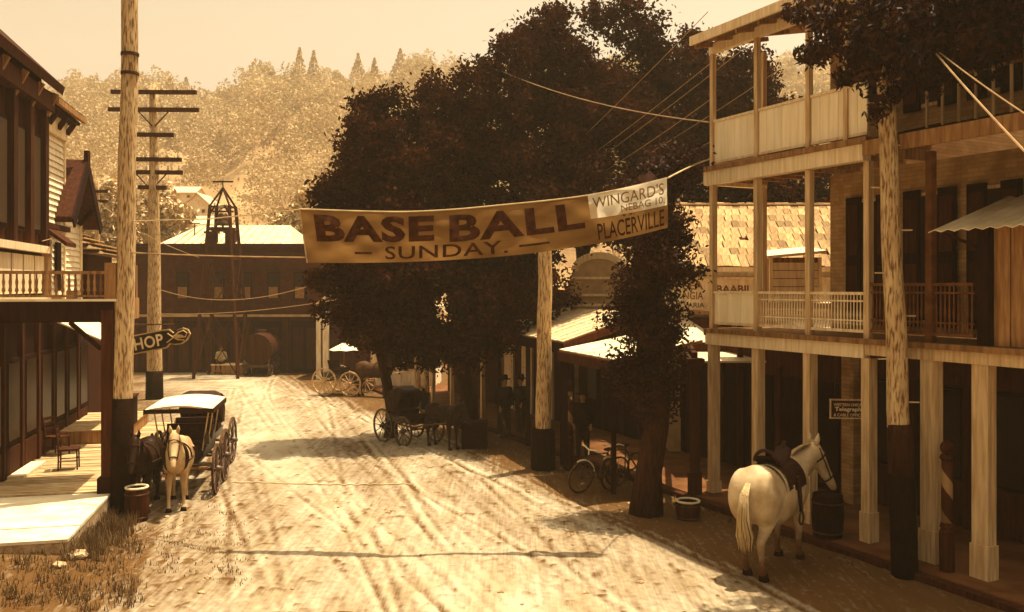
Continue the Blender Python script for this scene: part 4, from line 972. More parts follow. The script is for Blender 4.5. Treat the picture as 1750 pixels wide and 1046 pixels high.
for i, (pts) in enumerate(([(.34,-.10),(.50,-.02),(.66,.09),(.80,.12),(.88,.04),(.82,-.05),(.72,-.03)], [(.40,.12),(.50,.02),(.62,-.08),(.78,-.12)])):
    wpart('scroll', MB().tube(sgp([(x, -.035, z) for x, z in pts]), .018, 6), M_gold, SG)
wpart('leaf', MB().ell(sgp([(.64, -.034, 0)])[0], (.14,.012,.05), 10, 6), M_gold, SG)
wpart('bracket', MB().tube([c0+Vector((-1.3, .05, .42)), c0+Vector((.5, .05, .42))], .018, 6), M_iron, SG)
for x in (-.9, .2): wpart('hanger', MB().tube([c0+Vector((x, .0, .2-x*-.19*-1)), c0+Vector((x, .05, .42))], .008, 5), M_iron, SG)
wpart('bracket_arm', MB().tube([c0+Vector((-1.3,.05,.42)), Vector((G(5.0,.05,0).x, G(5.0,.05,0).y, c0.z+.42))], .018, 6), M_iron, SG)

# ================================================================== POLES, WIRES, BANNER
def pole(name, label, base, top, r0, r1, tarz, m=M_pole, pegs=0, group='utility poles along the street'):
    base, top = Vector(base), Vector(top); t = thing(name, label, 'pole', base, 0, group)
    n_ = 14; pts = [base.lerp(top, i/n_)+Vector((math.sin(i*1.3)*.012, math.cos(i*1.7)*.012, 0)) for i in range(n_+1)]
    pts[0] = base-Vector((0,0,.2))
    o = wpart('shaft', MB().tube(pts, [r0+(r1-r0)*i/n_ for i in range(n_+1)], 16), m, t, smooth=True)
    q = tarz/(top.z-base.z)
    if tarz: wpart('tarred_base', MB().tube([base-Vector((0,0,.1)), base.lerp(top, q*.5), base.lerp(top, q)], [r0*1.12, r0*1.08, r0*1.05], 16), M_tar, t, smooth=True)
    for i in range(pegs):
        z = .30+i*.075; p = base.lerp(top, z); s = -1 if i % 2 else 1
        wpart('climbing_peg', MB().tube([p, p+Vector((s*.30, -.05, .0))], .013, 6), M_rope, t)
    return t
b0 = gnd(207, 882); P1 = pole('utility_pole', 'thick leaning peeled pole at the boardwalk corner with a tarred base', b0, at(224, -60, 17.2), .185, .15, 2.25)
for px, py in ((222, 95), (222, 128)): 
    c = at(px, py, 17.1); wpart('iron_band', MB().tube([c, c+Vector((0,0,.05))], .172, 14), M_iron, P1)
b1 = gnd(264, 682); tp1 = at(263, 148, 34.7)
P2 = pole('utility_pole', 'distant tall pole with six crossarms behind the near leaning pole', b1, tp1, .30, .15, 1.1)
for px0, px1, py, br in ((190,336,157,0),(185,340,187,1),(233,297,230,0),(205,310,272,0),(205,312,294,1),(236,284,320,0)):
    a, b = at(px0, py, 34.5), at(px1, py+1, 34.5); arm = wpart('crossarm', MB().bar(a, b, .12, .16), M_brown, P2)
    for k in range(6 if px1-px0 > 90 else 4):
        c = a.lerp(b, (k+.3)/(5.6 if px1-px0 > 90 else 3.6)); wpart('insulator', MB().tube([c+Vector((0,0,.06)), c+Vector((0,0,.16)), c+Vector((0,0,.26))], [.03,.06,.045], 8), M_white, arm)
    if br:
        m_ = (a+b)/2
        for s in (-1, 1): wpart('arm_brace', MB().bar(m_+Vector((.05*s,0,-.65)), m_+Vector((.6*s,0,-.06)), .04, .04), M_brown, arm)
# small pole behind left houses
c = at(166, 320, 38); P4 = pole('utility_pole', 'small pole with two short crossarms above the left hand roofs', (c.x, 38, 0), (c.x, 38, c.z+.4), .14, .10, 0)
for py in (327, 344):
    a, b = at(148, py, 37.9), at(184, py, 37.9); wpart('crossarm', MB().bar(a, b, .10, .12), M_brown, P4)
# middle right pole and another behind the tree
b2 = gnd(928, 802); P3 = pole('utility_pole', 'pale peeled pole standing under the banner at the right kerb', b2, at(932, 398, 21.15), .20, .16, 0)
wpart('pole_guard', MB().tube([b2-Vector((0,0,.1)), b2+Vector((0,0,.9)), b2+Vector((0,0,1.0))], [.30,.29,.22], 12), M_tar, P3)
c = at(727, 470, 31.5); P5 = pole('utility_pole', 'pale double pole half hidden by the street tree leaves', (c.x, 31.5, 0), (c.x, 31.5, 5.5), .14, .12, .8)
wpart('second_shaft', MB().tube([(c.x-.3, 31.6, 0), (c.x-.28, 31.6, 5.3)], [.12,.10], 12), M_pole, P5)
b3 = gnd(1547, 985); P6 = pole('utility_pole', 'tall speckled pole in front of the balcony building with climbing pegs and a tarred base', b3, at(1508, 10, 13.7), .175, .12, 1.55, pegs=8)
wpart('bark_strip', MB().tube([b3.lerp(at(1508,10,13.7), .175), b3.lerp(at(1508,10,13.7), .25), b3.lerp(at(1508,10,13.7), .262)], [.184,.176,.168], 16), M_bark, P6, smooth=True)
wpart('bark_strip', MB().tube([b3.lerp(at(1508,10,13.7), .17), b3.lerp(at(1508,10,13.7), .30)], [.178,.166], 16), M_bark, P6) if False else None

def wire(pts, sag, r=.010, label='', m=M_wire, name='overhead_wire', cat='wire', n=14, group='overhead wires'):
    a, b = Vector(pts[0]), Vector(pts[1])
    P = [a.lerp(b, i/n)-Vector((0,0,sag*4*(i/n)*(1-i/n))) for i in range(n+1)]
    return solo(name, MB().tube(P, r, 5), m, label, cat, group)
wire((at(1212,209,18.25), at(836,112,27)), .25, .013, 'pale wire slanting across the dark trees to the upper balcony corner')
wire((at(212,431,17), at(524,440,15.35)), .02, .014, 'pale guy line from the near pole to the lower left corner of the banner')
wire((at(265,492,34.5), at(560,478,27)), .55, .014, 'sagging wire across the brick hall windows')
wire((at(265,536,34.5), at(860,443,26)), .50, .013, 'low wire across the brick hall running to the trees')
wire((at(1600,92,12.5), at(1760,268,8.5)), .02, .013, 'bright lower guy wire at the upper right corner', group=None)
wire((at(1606,90,12.5), at(1760,200,9.5)), .02, .010, 'thin upper guy wire at the upper right corner', group=None)
for i, (x0, y0, x1, y1) in enumerate(((1210,20,880,342),(1212,110,905,338),(1214,170,960,335),(1300,60,925,340),(1330,120,990,330),(1350,170,1040,322))):
    wire((at(x0,y0,21), at(x1,y1,30)), .1, .009, ['uppermost faint wire slanting over the dark trees', 'second faint wire slanting over the dark trees', 'faint wire ending lowest left of the balcony corner', 'faint wire crossing behind the upper balcony post', 'faint wire passing through the upper balcony bay', 'rightmost faint wire over the dark trees'][i])
wire((at(150,330,38), at(340,440,30)), .3, .012, 'thin wire dropping behind the two left poles')
wire((at(72,412,18), at(140,380,37)), .1, .010, 'thin wire running along the left hand house fronts')
wire((at(395,330,43), at(520,360,45)), .1, .012, 'thin wire from the bell tower top to the right')

# banner
TOP = [(512,358),(600,361.5),(694,363.5),(780,359),(850,352),(925,345),(1001,336),(1075,321.5),(1141,305)]
BOT = [(525,449),(610,449.5),(694,448),(780,444),(857,439),(935,430),(1013,418),(1080,405),(1141,389)]
BD = 15.35; bo = at(820, 400, BD)
BN = thing('street_banner', 'long cloth banner over the street lettered BASE BALL SUNDAY', 'banner', bo)
def edge_(E_, u):
    x = [0,.137,.288,.42,.537,.655,.777,.893,1.0]
    return np.interp(u, x, [e[0] for e in E_]), np.interp(u, x, [e[1] for e in E_])
def smooth_edge(E_, u, k=.05):
    a = np.array([edge_(E_, min(1, max(0, u+dk))) for dk in (-k, -k/2, 0, k/2, k)]); m = a.mean(0)
    return m if k < u < 1-k else np.array(edge_(E_, u))
def bsurf(u, v, off=0):                 # v = 0 at the lower hem, 1 at the rope
    xb, yb = smooth_edge(BOT, u); xt, yt = smooth_edge(TOP, u)
    d = BD+.05*math.sin(u*9+v*2)+.035*math.sin(u*23+v*5)*(1-v*.5)+.02*math.sin(u*61+v*9)*math.sin(v*3.1)+.014*math.sin(u*37-v*14)-.06*math.sin(v*math.pi)*math.exp(-((u-.2)/.2)**2)-off
    return at(xb+(xt-xb)*v, yb+(yt-yb)*v, d)
NU, NV = 120, 14
mb = MB(); mb.add([bsurf(i/NU, j/NV) for j in range(NV+1) for i in range(NU+1)], [(j*(NU+1)+i, j*(NU+1)+i+1, (j+1)*(NU+1)+i+1, (j+1)*(NU+1)+i) for j in range(NV) for i in range(NU) if not (i/NU > .80 and j/NV > .58)])
cloth = wpart('cloth', mb, M_banner, BN, smooth=True)
def btext(s, u0, u1, v0, v1, bold, m, off=.010, space=1.0, skew=0):
    V, F_ = text_xy(s, 1, 1, bold, space, (int(110*(u1-u0))+1, 6))
    mb = MB(); mb.add([bsurf(u0+(u1-u0)*p[0], v0+(v1-v0)*p[1]+skew*p[0], off) for p in V], F_); return wpart('lettering', mb, m, BN)
btext('BASE', .035, .362, .40, .92, .045, M_letter, space=1.1); btext('BALL', .402, .765, .36, .90, .035, M_letter, space=1.1)
btext('SUNDAY.', .225, .555, .06, .32, .012, M_letter, space=1.08)
for u0, u1, v in ((.135,.185,.19), (.585,.665,.17)):
    mb = MB(); k = 8
    mb.add([bsurf(u0+(u1-u0)*i/k, v+dv, .012) for i in range(k+1) for dv in (-.02,.02)], [(2*i,2*i+2,2*i+3,2*i+1) for i in range(k)]); wpart('painted_dash', mb, M_letter, BN)
btext('PLACERVILLE', .797, .99, .06, .40, .008, M_letter)
btext('VS.', .865, .905, .44, .52, .01, M_letter)
mb = MB(); k, kv = 30, 8
def psurf(a, b, off=.03): return bsurf(.782+.216*a, .52+.50*b-.06*a*(1-b)-.0*(1-a), off+.02*math.sin(a*7+b*3))
mb.add([psurf(i/k, j/kv) for j in range(kv+1) for i in range(k+1)], [(j*(k+1)+i, j*(k+1)+i+1, (j+1)*(k+1)+i+1, (j+1)*(k+1)+i) for j in range(kv) for i in range(k)])
wpart('white_patch', mb, M_patch, BN, smooth=True, label='white cloth patch sewn on the right end')
for s, a0, a1, b0_, b1_ in (("WINGARD'S", .05, .96, .42, .86), ('NEBAG 10.', .40, .97, .10, .36)):
    V, F_ = text_xy(s, 1, 1, .0, 1.0, (18, 4)); mb = MB(); mb.add([psurf(a0+(a1-a0)*p[0], b0_+(b1_-b0_)*p[1], .042) for p in V], F_); wpart('patch_lettering', mb, M_letter2, BN)
rp = MB(); rp.tube([bsurf(i/60, 1.0, .0)+Vector((0,0,.01)) for i in range(61)], .016, 6); wpart('top_rope', rp, M_rope, BN)
rp = MB(); rp.tube([at(1212, 272, 18.2)]+[at(1212+(1142-1212)*q, 272+(304-272)*q-2*math.sin(q*3.1), 18.2+(BD-18.2)*q) for q in (.3,.6,.9,1)], .016, 6); wpart('tie_rope', rp, M_rope, BN)
rp = MB(); rp.tube([at(512,358,BD), at(360, 374, 16.6), at(222, 378, 17.0)], .012, 6); wpart('tie_rope', rp, M_rope, BN)
rp = MB(); rp.tube([bsurf(0, v, 0) for v in (0,.25,.5,.75,1)], .014, 6); wpart('side_hem', rp, M_rope, BN)

# ================================================================== STREET TREES
def T(name, label, bpx, bpy_, bd, tpx, tpy, r0, bl, n, leaf, seed, **k):
    b = at(bpx, bpy_, bd); b.z = 0
    return tree(name, label, b, at(tpx, tpy, bl[0][2]), r0, [pxblob(*q) for q in bl], n, leaf, seed, group='street trees', **k)
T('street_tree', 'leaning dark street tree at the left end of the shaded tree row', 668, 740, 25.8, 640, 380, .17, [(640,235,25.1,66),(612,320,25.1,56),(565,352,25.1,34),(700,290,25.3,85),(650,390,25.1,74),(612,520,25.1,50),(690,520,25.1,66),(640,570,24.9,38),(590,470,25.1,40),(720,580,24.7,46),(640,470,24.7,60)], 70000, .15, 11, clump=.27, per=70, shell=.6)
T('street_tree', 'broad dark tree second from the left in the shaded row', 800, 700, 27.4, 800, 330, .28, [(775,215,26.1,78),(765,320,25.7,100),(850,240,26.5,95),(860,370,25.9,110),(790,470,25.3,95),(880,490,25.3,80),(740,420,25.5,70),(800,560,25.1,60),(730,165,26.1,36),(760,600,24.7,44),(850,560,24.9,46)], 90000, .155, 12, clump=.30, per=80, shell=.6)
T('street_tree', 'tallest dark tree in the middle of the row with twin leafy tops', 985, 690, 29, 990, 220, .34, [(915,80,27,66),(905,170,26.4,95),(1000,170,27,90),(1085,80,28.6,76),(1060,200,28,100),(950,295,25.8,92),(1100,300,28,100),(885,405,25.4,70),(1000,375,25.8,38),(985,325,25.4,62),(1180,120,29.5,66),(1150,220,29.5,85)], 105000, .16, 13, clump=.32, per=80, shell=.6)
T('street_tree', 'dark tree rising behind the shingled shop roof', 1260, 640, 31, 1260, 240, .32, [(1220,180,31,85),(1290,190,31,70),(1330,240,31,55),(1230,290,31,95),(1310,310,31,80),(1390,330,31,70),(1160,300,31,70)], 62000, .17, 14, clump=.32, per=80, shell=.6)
# ivy clad trunk
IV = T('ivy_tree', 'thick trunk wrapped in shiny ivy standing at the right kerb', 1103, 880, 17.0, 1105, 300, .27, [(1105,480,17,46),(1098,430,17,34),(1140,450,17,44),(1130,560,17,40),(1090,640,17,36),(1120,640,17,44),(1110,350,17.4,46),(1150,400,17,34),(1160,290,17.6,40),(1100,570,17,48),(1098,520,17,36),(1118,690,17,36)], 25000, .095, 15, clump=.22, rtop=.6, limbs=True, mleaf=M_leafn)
# near tree whose boughs hang in at the upper right
b4 = gnd(1547, 985)
NB = [(1500,20,13.0,95),(1420,30,12.8,70),(1580,40,13,90),(1660,20,13,80),(1500,110,12.9,45),(1555,120,13,45),(1470,90,12.9,42),(1620,110,13,40),(1395,80,12.8,30),(1690,90,13,34),(1540,-40,13,110),(1512,175,12.9,24),(1730,40,13,60)]
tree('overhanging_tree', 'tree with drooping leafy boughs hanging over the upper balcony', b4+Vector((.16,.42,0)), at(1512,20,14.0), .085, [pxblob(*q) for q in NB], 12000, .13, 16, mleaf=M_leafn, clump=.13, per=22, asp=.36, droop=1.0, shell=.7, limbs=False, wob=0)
# ================================================================== ANIMALS
gbm = bmesh.new(); gbm.from_mesh(ground_me); GB = BVHTree.FromBMesh(gbm)
def gz(x, y):
    h = GB.ray_cast(Vector((x, y, 5)), Vector((0,0,-1))); return h[0].z if h[0] else 0
def horse(label, loc, rz, s, m, mm, voxel, girth=1.0, neck=1.0, turn=0, droop=0, saddle=False, harness=True, name='horse', legs=None, fore=(0,0), group=None, hoof=None):
    loc = Vector(loc); loc.z = gz(loc.x, loc.y) if loc.z == 0 else loc.z
    t = thing(name, label, 'horse', loc, rz, group)
    b = MB()
    for c, r in (((.50,0,1.14),(.34,.235,.33)), ((.20,0,1.10),(.42,.275,.325)), ((-.14,0,1.09),(.44,.295,.33)), ((-.50,0,1.20),(.34,.275,.30)), ((-.66,0,1.14),(.22,.23,.28)), ((.34,0,1.37),(.28,.085,.12)), ((.66,0,1.08),(.18,.20,.24))):
        b.ell((c[0],c[1],c[2]-(girth-1)*r[2]), (r[0],r[1]*girth,r[2]*girth), 18, 12)
    for sy in (-1, 1): b.ell((-.62, sy*.13*girth, 1.16-(girth-1)*.3), (.25,.16*girth,.30*girth), 14, 10); b.ell((.48, sy*.14, 1.10), (.20,.10,.27), 14, 10)
    tn = math.radians(turn); ct, st_ = math.cos(tn), math.sin(tn)
    def nk(x, z, k): return (.62+(x-.62)*(1-k)+(x-.62)*k*ct, (x-.62)*k*st_, z)
    pol = nk(1.08-.03*droop, 1.42+.36*neck, 1)
    b.caps([(.55,0,1.22), nk(.80,1.28+.12*neck,.5), nk(.97,1.36+.26*neck,.85), pol], [.25,.185,.145,.115], 14)
    b.caps([(.62,0,1.05), nk(.84,1.14+.14*neck,.5), nk(1.02,1.26+.26*neck,.9)], [.17,.12,.09], 12)
    hx, hz = .30, -.40-.1*droop                                     # head: poll to muzzle
    def hd(q, dz=0, w=0, k=1.0): return (pol[0]+hx*q*ct-st_*w, pol[1]+hx*q*st_+ct*w, pol[2]+hz*q+dz)
    b.caps([hd(-.05,.02), hd(.35,.01), hd(.7,.02), hd(1.05,.02), hd(1.2,-.0)], [.10,.10,.075,.062,.055], 14)
    b.caps([hd(.1,-.10), hd(.5,-.08), hd(1.08,-.04)], [.095,.065,.045], 12)
    fl = legs or ((0,0),(0,0),(0,0),(0,0))
    for i, sy in enumerate((-1, 1)):
        a = fl[i][0]
        b.caps([(.50,sy*.15,1.02), (.46,sy*.155,.82), (.50+a*.5,sy*.15,.50), (.485+a*.8,sy*.15,.30), (.49+a,sy*.15,.13), (.535+a,sy*.15,.05)], [.13,.095,.062,.044,.047,.056], 12)
        a = fl[2+i][0]
        b.caps([(-.60,sy*.15,1.12), (-.48,sy*.165,.90), (-.58+a*.3,sy*.15,.70), (-.745+a*.6,sy*.14,.52), (-.71+a*.8,sy*.14,.32), (-.69+a,sy*.14,.13), (-.645+a,sy*.14,.05)], [.20,.155,.095,.062,.046,.049,.057], 12)
    ex = MB()
    for sy in (-1, 1):
        e0 = hd(-.08,.06,sy*.065); ex.tube([e0, (e0[0]+.0, e0[1]+sy*.015, e0[2]+.09), (e0[0]+.025, e0[1]+sy*.02, e0[2]+.17)], [.035,.038,.006], 8)
        ex.ell(hd(.34,.03,sy*.092), (.02,.012,.018), 8, 6); ex.ell(hd(1.15,.0,sy*.04), (.016,.012,.016), 8, 6)
    me = melt(b, 'body', voxel, 7, ex); me.transform(Matrix.Diagonal((s, s, s, 1))); obj('body', me, m, t)
    def hp_(name, mb, mt, **k): me = mb.mesh(name, None, True); me.transform(Matrix.Diagonal((s, s, s, 1))); return obj(name, me, mt, t, **k)
    for i, sy in enumerate((-1, 1)):
        for x, yy in ((.535+fl[i][0], .15), (-.645+fl[2+i][0], .14)):
            hp_('hoof', MB().tube([(x-.01,sy*yy,.085), (x+.012,sy*yy,.0)], [.054,.072], 12), hoof or M_dark)
    tl = MB(); rr = random.Random(3)
    for i in range(44):
        oy, ox = rr.uniform(-.06,.06), rr.uniform(-.05,.05)
        tl.tube([(-.82,oy*.4,1.30), (-.95+ox*.5,oy*.8,1.16), (-.99+ox,oy*1.1,.86), (-.94+ox*1.2,oy*1.5+.03*math.sin(i),.62), (-.90+ox*1.6+rr.uniform(-.02,.02),oy*1.2,.40+rr.uniform(0,.24))], [.014,.018,.015,.011,.002], 5)
    hp_('tail', tl, mm)
    mn = MB(); side = 1
    for i in range(54):
        q = i/53; p0 = Vector((.50,0,1.44)).lerp(Vector(pol)+Vector((-.02,0,.10)), q); p0.z += .07*math.sin(q*3.1)
        mn.tube([p0, p0+Vector((.00,side*.10,-.06)), p0+Vector((.02+rr.uniform(-.03,.03),side*.15,-.22-rr.uniform(0,.1)))], [.018,.017,.003], 5)
    for i in range(9): mn.tube([hd(-.12,.10,rr.uniform(-.04,.04)), hd(.25,.10,rr.uniform(-.05,.05)), hd(.42,.06,rr.uniform(-.06,.06))], [.02,.022,.006], 5)
    hp_('mane', mn, mm)
    br = MB()
    def loop(q, r, dz=-.04, k=12):
        c = Vector(hd(q, dz)); ax = (Vector(hd(1))-Vector(hd(0))).normalized(); u_ = Vector((-st_, ct, 0)); v_ = ax.cross(u_)
        br.tube([c+(u_*math.cos(6.2832*i/k)*r+v_*math.sin(6.2832*i/k)*r*1.35) for i in range(k+1)], .012, 5, False)
    loop(.12, .115); loop(.78, .082)
    for sy in (-1, 1): br.tube([hd(.0,.05,sy*.10), hd(.4,-.02,sy*.112), hd(.78,-.03,sy*.085)], .011, 5)
    hp_('bridle', br, M_leather)
    if harness:
        h = MB(); k = 18
        h.tube([Vector((.66,0,1.20))+Vector((.16*math.sin(6.2832*i/k)*.6, .235*math.cos(6.2832*i/k), .33*math.sin(6.2832*i/k))) for i in range(k+1)], .05, 8, False); hp_('collar', h, M_leather)
        h = MB()
        for sy in (-1, 1): h.tube([(.62,sy*.25,1.10), (0,sy*.31,1.06), (-.6,sy*.30,1.0), (-1.25,sy*.30,.78)], .016, 5)
        h.tube([(.1+.0*i, .30*math.cos(math.pi*i/12), 1.10+.34*math.sin(math.pi*i/12)) for i in range(13)], .02, 5)
        hp_('traces', h, M_leather)
    return t
def saddle_on(h, s, rz, label):
    p = Vector(h.location)+Vector((0,0,0)); t = thing('saddle', label, 'saddle', p+Vector((0,0,1.30*s)), rz)
    def q(name, mb, m):
        me = mb.mesh(name, None, True); me.transform(Matrix.Translation((0,0,-1.30*s)) @ Matrix.Diagonal((s, s, s, 1))); return obj(name, me, m, t)
    k = 16
    def skin(x0, x1, zz, r, lift, a0=-.25):
        mb = MB(); V = []; n_ = 9
        for j in range(n_):
            x = x0+(x1-x0)*j/(n_-1)
            for i in range(k+1):
                th = a0+(math.pi-2*a0)*i/k
                V.append((x, (r+.02)*math.cos(th), zz(j/(n_-1))+(.325+lift)*math.sin(th)))
        mb.add(V, [(j*(k+1)+i, j*(k+1)+i+1, (j+1)*(k+1)+i+1, (j+1)*(k+1)+i) for j in range(n_-1) for i in range(k)]); return mb
    q('blanket', skin(-.30, .38, lambda a: 1.115+.035*abs(a-.4), .30, .015, -.15), M_shirt)
    q('skirt', skin(-.24, .34, lambda a: 1.13+.05*abs(a-.4), .315, .02, -.05), M_leather)
    mb = MB(); V = []; 
    for j in range(11):
        a = j/10; x = -.27+.60*a; z = 1.475+.16*(abs(a-.45)/.55)**2.2; w = .15-.05*a
        for i in range(9): th = math.pi*i/8; V.append((x, w*math.cos(th)*1.25, z-.05+.06*math.sin(th)))
    mb.add(V, [(j*9+i, j*9+i+1, (j+1)*9+i+1, (j+1)*9+i) for j in range(10) for i in range(8)]); q('seat', mb, M_leather)
    mb = MB(); mb.tube([(-.27,.16*math.cos(math.pi*i/10),1.50+.16*math.sin(math.pi*i/10)) for i in range(11)], .025, 8); q('cantle', mb, M_leather)
    mb = MB(); mb.tube([(.31,0,1.52), (.34,0,1.64), (.37,0,1.70)], [.055,.035,.03], 10); mb.ell((.37,0,1.69), (.04,.04,.018), 12, 8); q('horn', mb, M_leather)
    for sy in (-1, 1):
        mb = MB(); mb.tube([(.05,sy*.33,1.30), (.07,sy*.355,1.0), (.08,sy*.36,.80)], [.035,.028,.022], 8); f = q('stirrup_leather', mb, M_leather)
        mb = MB(); mb.tube([(.08+.075*math.cos(a), sy*.365, .72+.085*math.sin(a)) for a in np.linspace(0, 6.283, 14)], .016, 6, False); q('stirrup', mb, M_iron)
        mb = MB(); mb.tube([(.22,sy*.30,1.2), (.45,sy*.285,1.12), (.62,sy*.21,1.08)], .016, 6); q('breast_strap', mb, M_leather)
        mb = MB(); mb.tube([(-.10,sy*.325,1.2), (-.02,sy*.31,.92), (0,sy*.14,.775)], .02, 6); q('girth', mb, M_rope)
    return t
WHR = R(50); hw = (4.10, 13.75, 0)
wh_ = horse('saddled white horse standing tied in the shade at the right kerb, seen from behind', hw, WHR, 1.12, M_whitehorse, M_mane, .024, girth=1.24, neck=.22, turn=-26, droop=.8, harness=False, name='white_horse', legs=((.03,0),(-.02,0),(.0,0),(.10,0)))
saddle_on(wh_, 1.12, WHR, 'dark stock saddle with pale blanket strapped on the white horse')
hd_ = Vector(wh_.location)+Matrix.Rotation(WHR, 3, 'Z') @ Vector((1.40, -.18, 1.42))*1.12
solo('lead_rope', MB().tube([hd_, hd_.lerp(F(3.2, .05, .98), .5)-Vector((0,0,.12)), F(3.25, -.05, 1.0)], .012, 6), M_rope, 'slack tie rope from the white horse to the balcony post', 'rope')
horse('pale harnessed horse facing the camera in front of the canopied carriage', (-6.72, 17.65, 0), R(-73), .90, M_greyhorse, M_mane, .026, neck=.75, droop=.6, name='carriage_horse', legs=((.04,0),(-.02,0),(0,0),(.05,0)), group='carriage team')
horse('dark brown horse half hidden by the near pole beside the pale one', (-7.34, 17.55, 0), R(-78), .90, M_blackhorse, M_dark, .030, neck=.55, droop=.6, name='carriage_horse', group='carriage team')
horse('light horse seen from behind next to the water tank wagon', (at(428,600,44.3).x, 44.3, 0), R(100), .98, M_greyhorse, M_mane, .05, neck=.6, name='wagon_horse')
horse('brown horse harnessed to the white topped buggy far down the street', (at(640,640,35.2).x, 35.2, 0), R(-20), .95, M_brownhorse, M_dark, .045, neck=.6, name='buggy_horse')
horse('black horse standing in the tree shade ahead of the hooded buggy', (-1.85, 23.85, 0), R(-48), .80, M_blackhorse, M_black, .035, neck=.25, droop=1, name='buggy_horse')

# ================================================================== CARRIAGES
def wheel(par, loc, r, n_, m, w=.045, detail=True):
    mb = MB().ring((0,0,0), r, w, .055, 30)
    if not detail:
        for i in range(n_): a = 6.2832*i/n_; mb.bar((0,0,0), (math.cos(a)*(r-.03),0,math.sin(a)*(r-.03)), .022, .022, up=(0,1,0))
        mb.tube([(0,-.10,0),(0,.10,0)], .065, 10)
        return obj('wheel', mb.mesh('wheel'), m, par, loc=loc)
    wo = obj('wheel', mb.mesh('wheel'), m, par, loc=loc)
    part('tyre', MB().ring((0,0,0), r+.012, w+.006, .011, 30), M_iron, wo)
    part('hub', MB().tube([(0,-.13,0),(0,-.05,0),(0,.05,0),(0,.13,0)], [.04,.075,.075,.04], 12), m, wo, smooth=True)
    sm = MB().tube([(0,0,.05),(0,0,r*.5),(0,0,r-.05)], [.019,.014,.016], 6).mesh('spoke'); sm.materials.append(m)
    for i in range(n_): obj('spoke', sm, None, wo, rot=(0, 6.2832*i/n_, 0))
    return wo
M_wheel = mat('wheel_paint', (.10,.045,.017), (.05,.02,.008), rough=.45, scale=10, spec=.4)
def surrey():
    t = thing('canopied_carriage', 'two seat carriage with a flat pale canopy parked at the left boardwalk', 'carriage', (-7.12, 19.2, 0), R(-80))
    P = lambda n, mb, m, par=t, **k: part(n, mb, m, par, **k)
    for x, r in ((.62,.52), (-.62,.58)):
        for y in (-.72, .72): wheel(t, (x, y, r), r, 14, M_wheel)
        P('axle', MB().tube([(x,-.78,r),(x,.78,r)], .028, 8), M_iron)
        P('spring', MB().tube([(x,-.5,r+.04),(x,0,r+.12),(x,.5,r+.04)], .02, 6), M_iron)
    P('perch', MB().bar((-.72,0,.55), (.72,0,.52), .06, .06), M_wheel)
    P('floor', MB().box((0,0,.74), (2.0,.86,.06)), M_black)
    for y in (-.43,.43): P('side_panel', MB().prism([(-1.0,.77),(.62,.77),(.62,.86),(.2,.92),(0,1.05),(-.3,1.05),(-.5,.95),(-.75,1.12),(-1.0,1.12)], y-.02, y+.02), M_black)
    P('dash_board', MB().prism([(.98,.74),(1.0,.74),(1.14,1.10),(1.12,1.10)], -.42, .42), M_leather)
    for x in (.22, -.72):
        s_ = P('seat', MB().box((x,0,1.0), (.46,.82,.13)), M_leather)
        P('backrest', MB().prism([(x-.24,1.06),(x-.16,1.06),(x-.24,1.40),(x-.32,1.40)], -.41, .41), M_leather, s_)
        for y in (-.42,.42): P('armrest', MB().tube([(x-.22,y,1.22),(x+.15,y,1.16),(x+.2,y,1.04)], .018, 6), M_iron, s_)
    mb = MB(); k = 10; V = []
    for j in range(2):
        for i in range(k+1):
            y = -.68+1.36*i/k; V += [(-.98 if j == 0 else .88, y, 1.80+.10*math.cos(y*2.0)+(.0 if j == 0 else -.02))]
    V += [(p[0], p[1], p[2]+.035) for p in V]
    n_ = k+1; Fc = [(i, i+1, n_+i+1, n_+i) for i in range(k)]+[(2*n_+i, 3*n_+i, 3*n_+i+1, 2*n_+i+1) for i in range(k)]+[(i, 2*n_+i, 2*n_+i+1, i+1) for i in range(k)]+[(n_+i, n_+i+1, 3*n_+i+1, 3*n_+i) for i in range(k)]+[(0,n_,3*n_,2*n_), (k,2*n_+k,3*n_+k,n_+k)]
    mb.add(V, Fc); top = P('canopy', mb, M_canvas)
    for y in (-.69,.69): P('fringe', MB().box((-.05,y,1.785), (1.86,.02,.10)), M_leather, top)
    for x in (-.99,.89): P('fringe', MB().box((x,0,1.80), (.02,1.36,.09)), M_leather, top)
    for x in (-.9, -.1, .55):
        for y in (-.42,.42): P('canopy_post', MB().tube([(x,y,.9),(x,y*1.35,1.85)], .016, 6), M_post)
    P('tongue', MB().tube([(.7,0,.55),(1.6,0,.66),(2.35,0,.76)], [.045,.04,.03], 8), M_wood)
    P('whiffletree', MB().bar((1.0,-.6,.62), (1.0,.6,.62), .05, .05), M_wood)
    for y in (-.55,.55):
        l_ = P('lamp', MB().box((.75,y,1.16), (.10,.10,.17)), M_black); P('lamp_cap', MB().tube([(.75,y,1.25),(.75,y,1.33)], [.05,.02], 8), M_iron, l_)
        P('step', MB().box((.35,y,.46), (.22,.10,.02)), M_iron)
    return t
surrey()
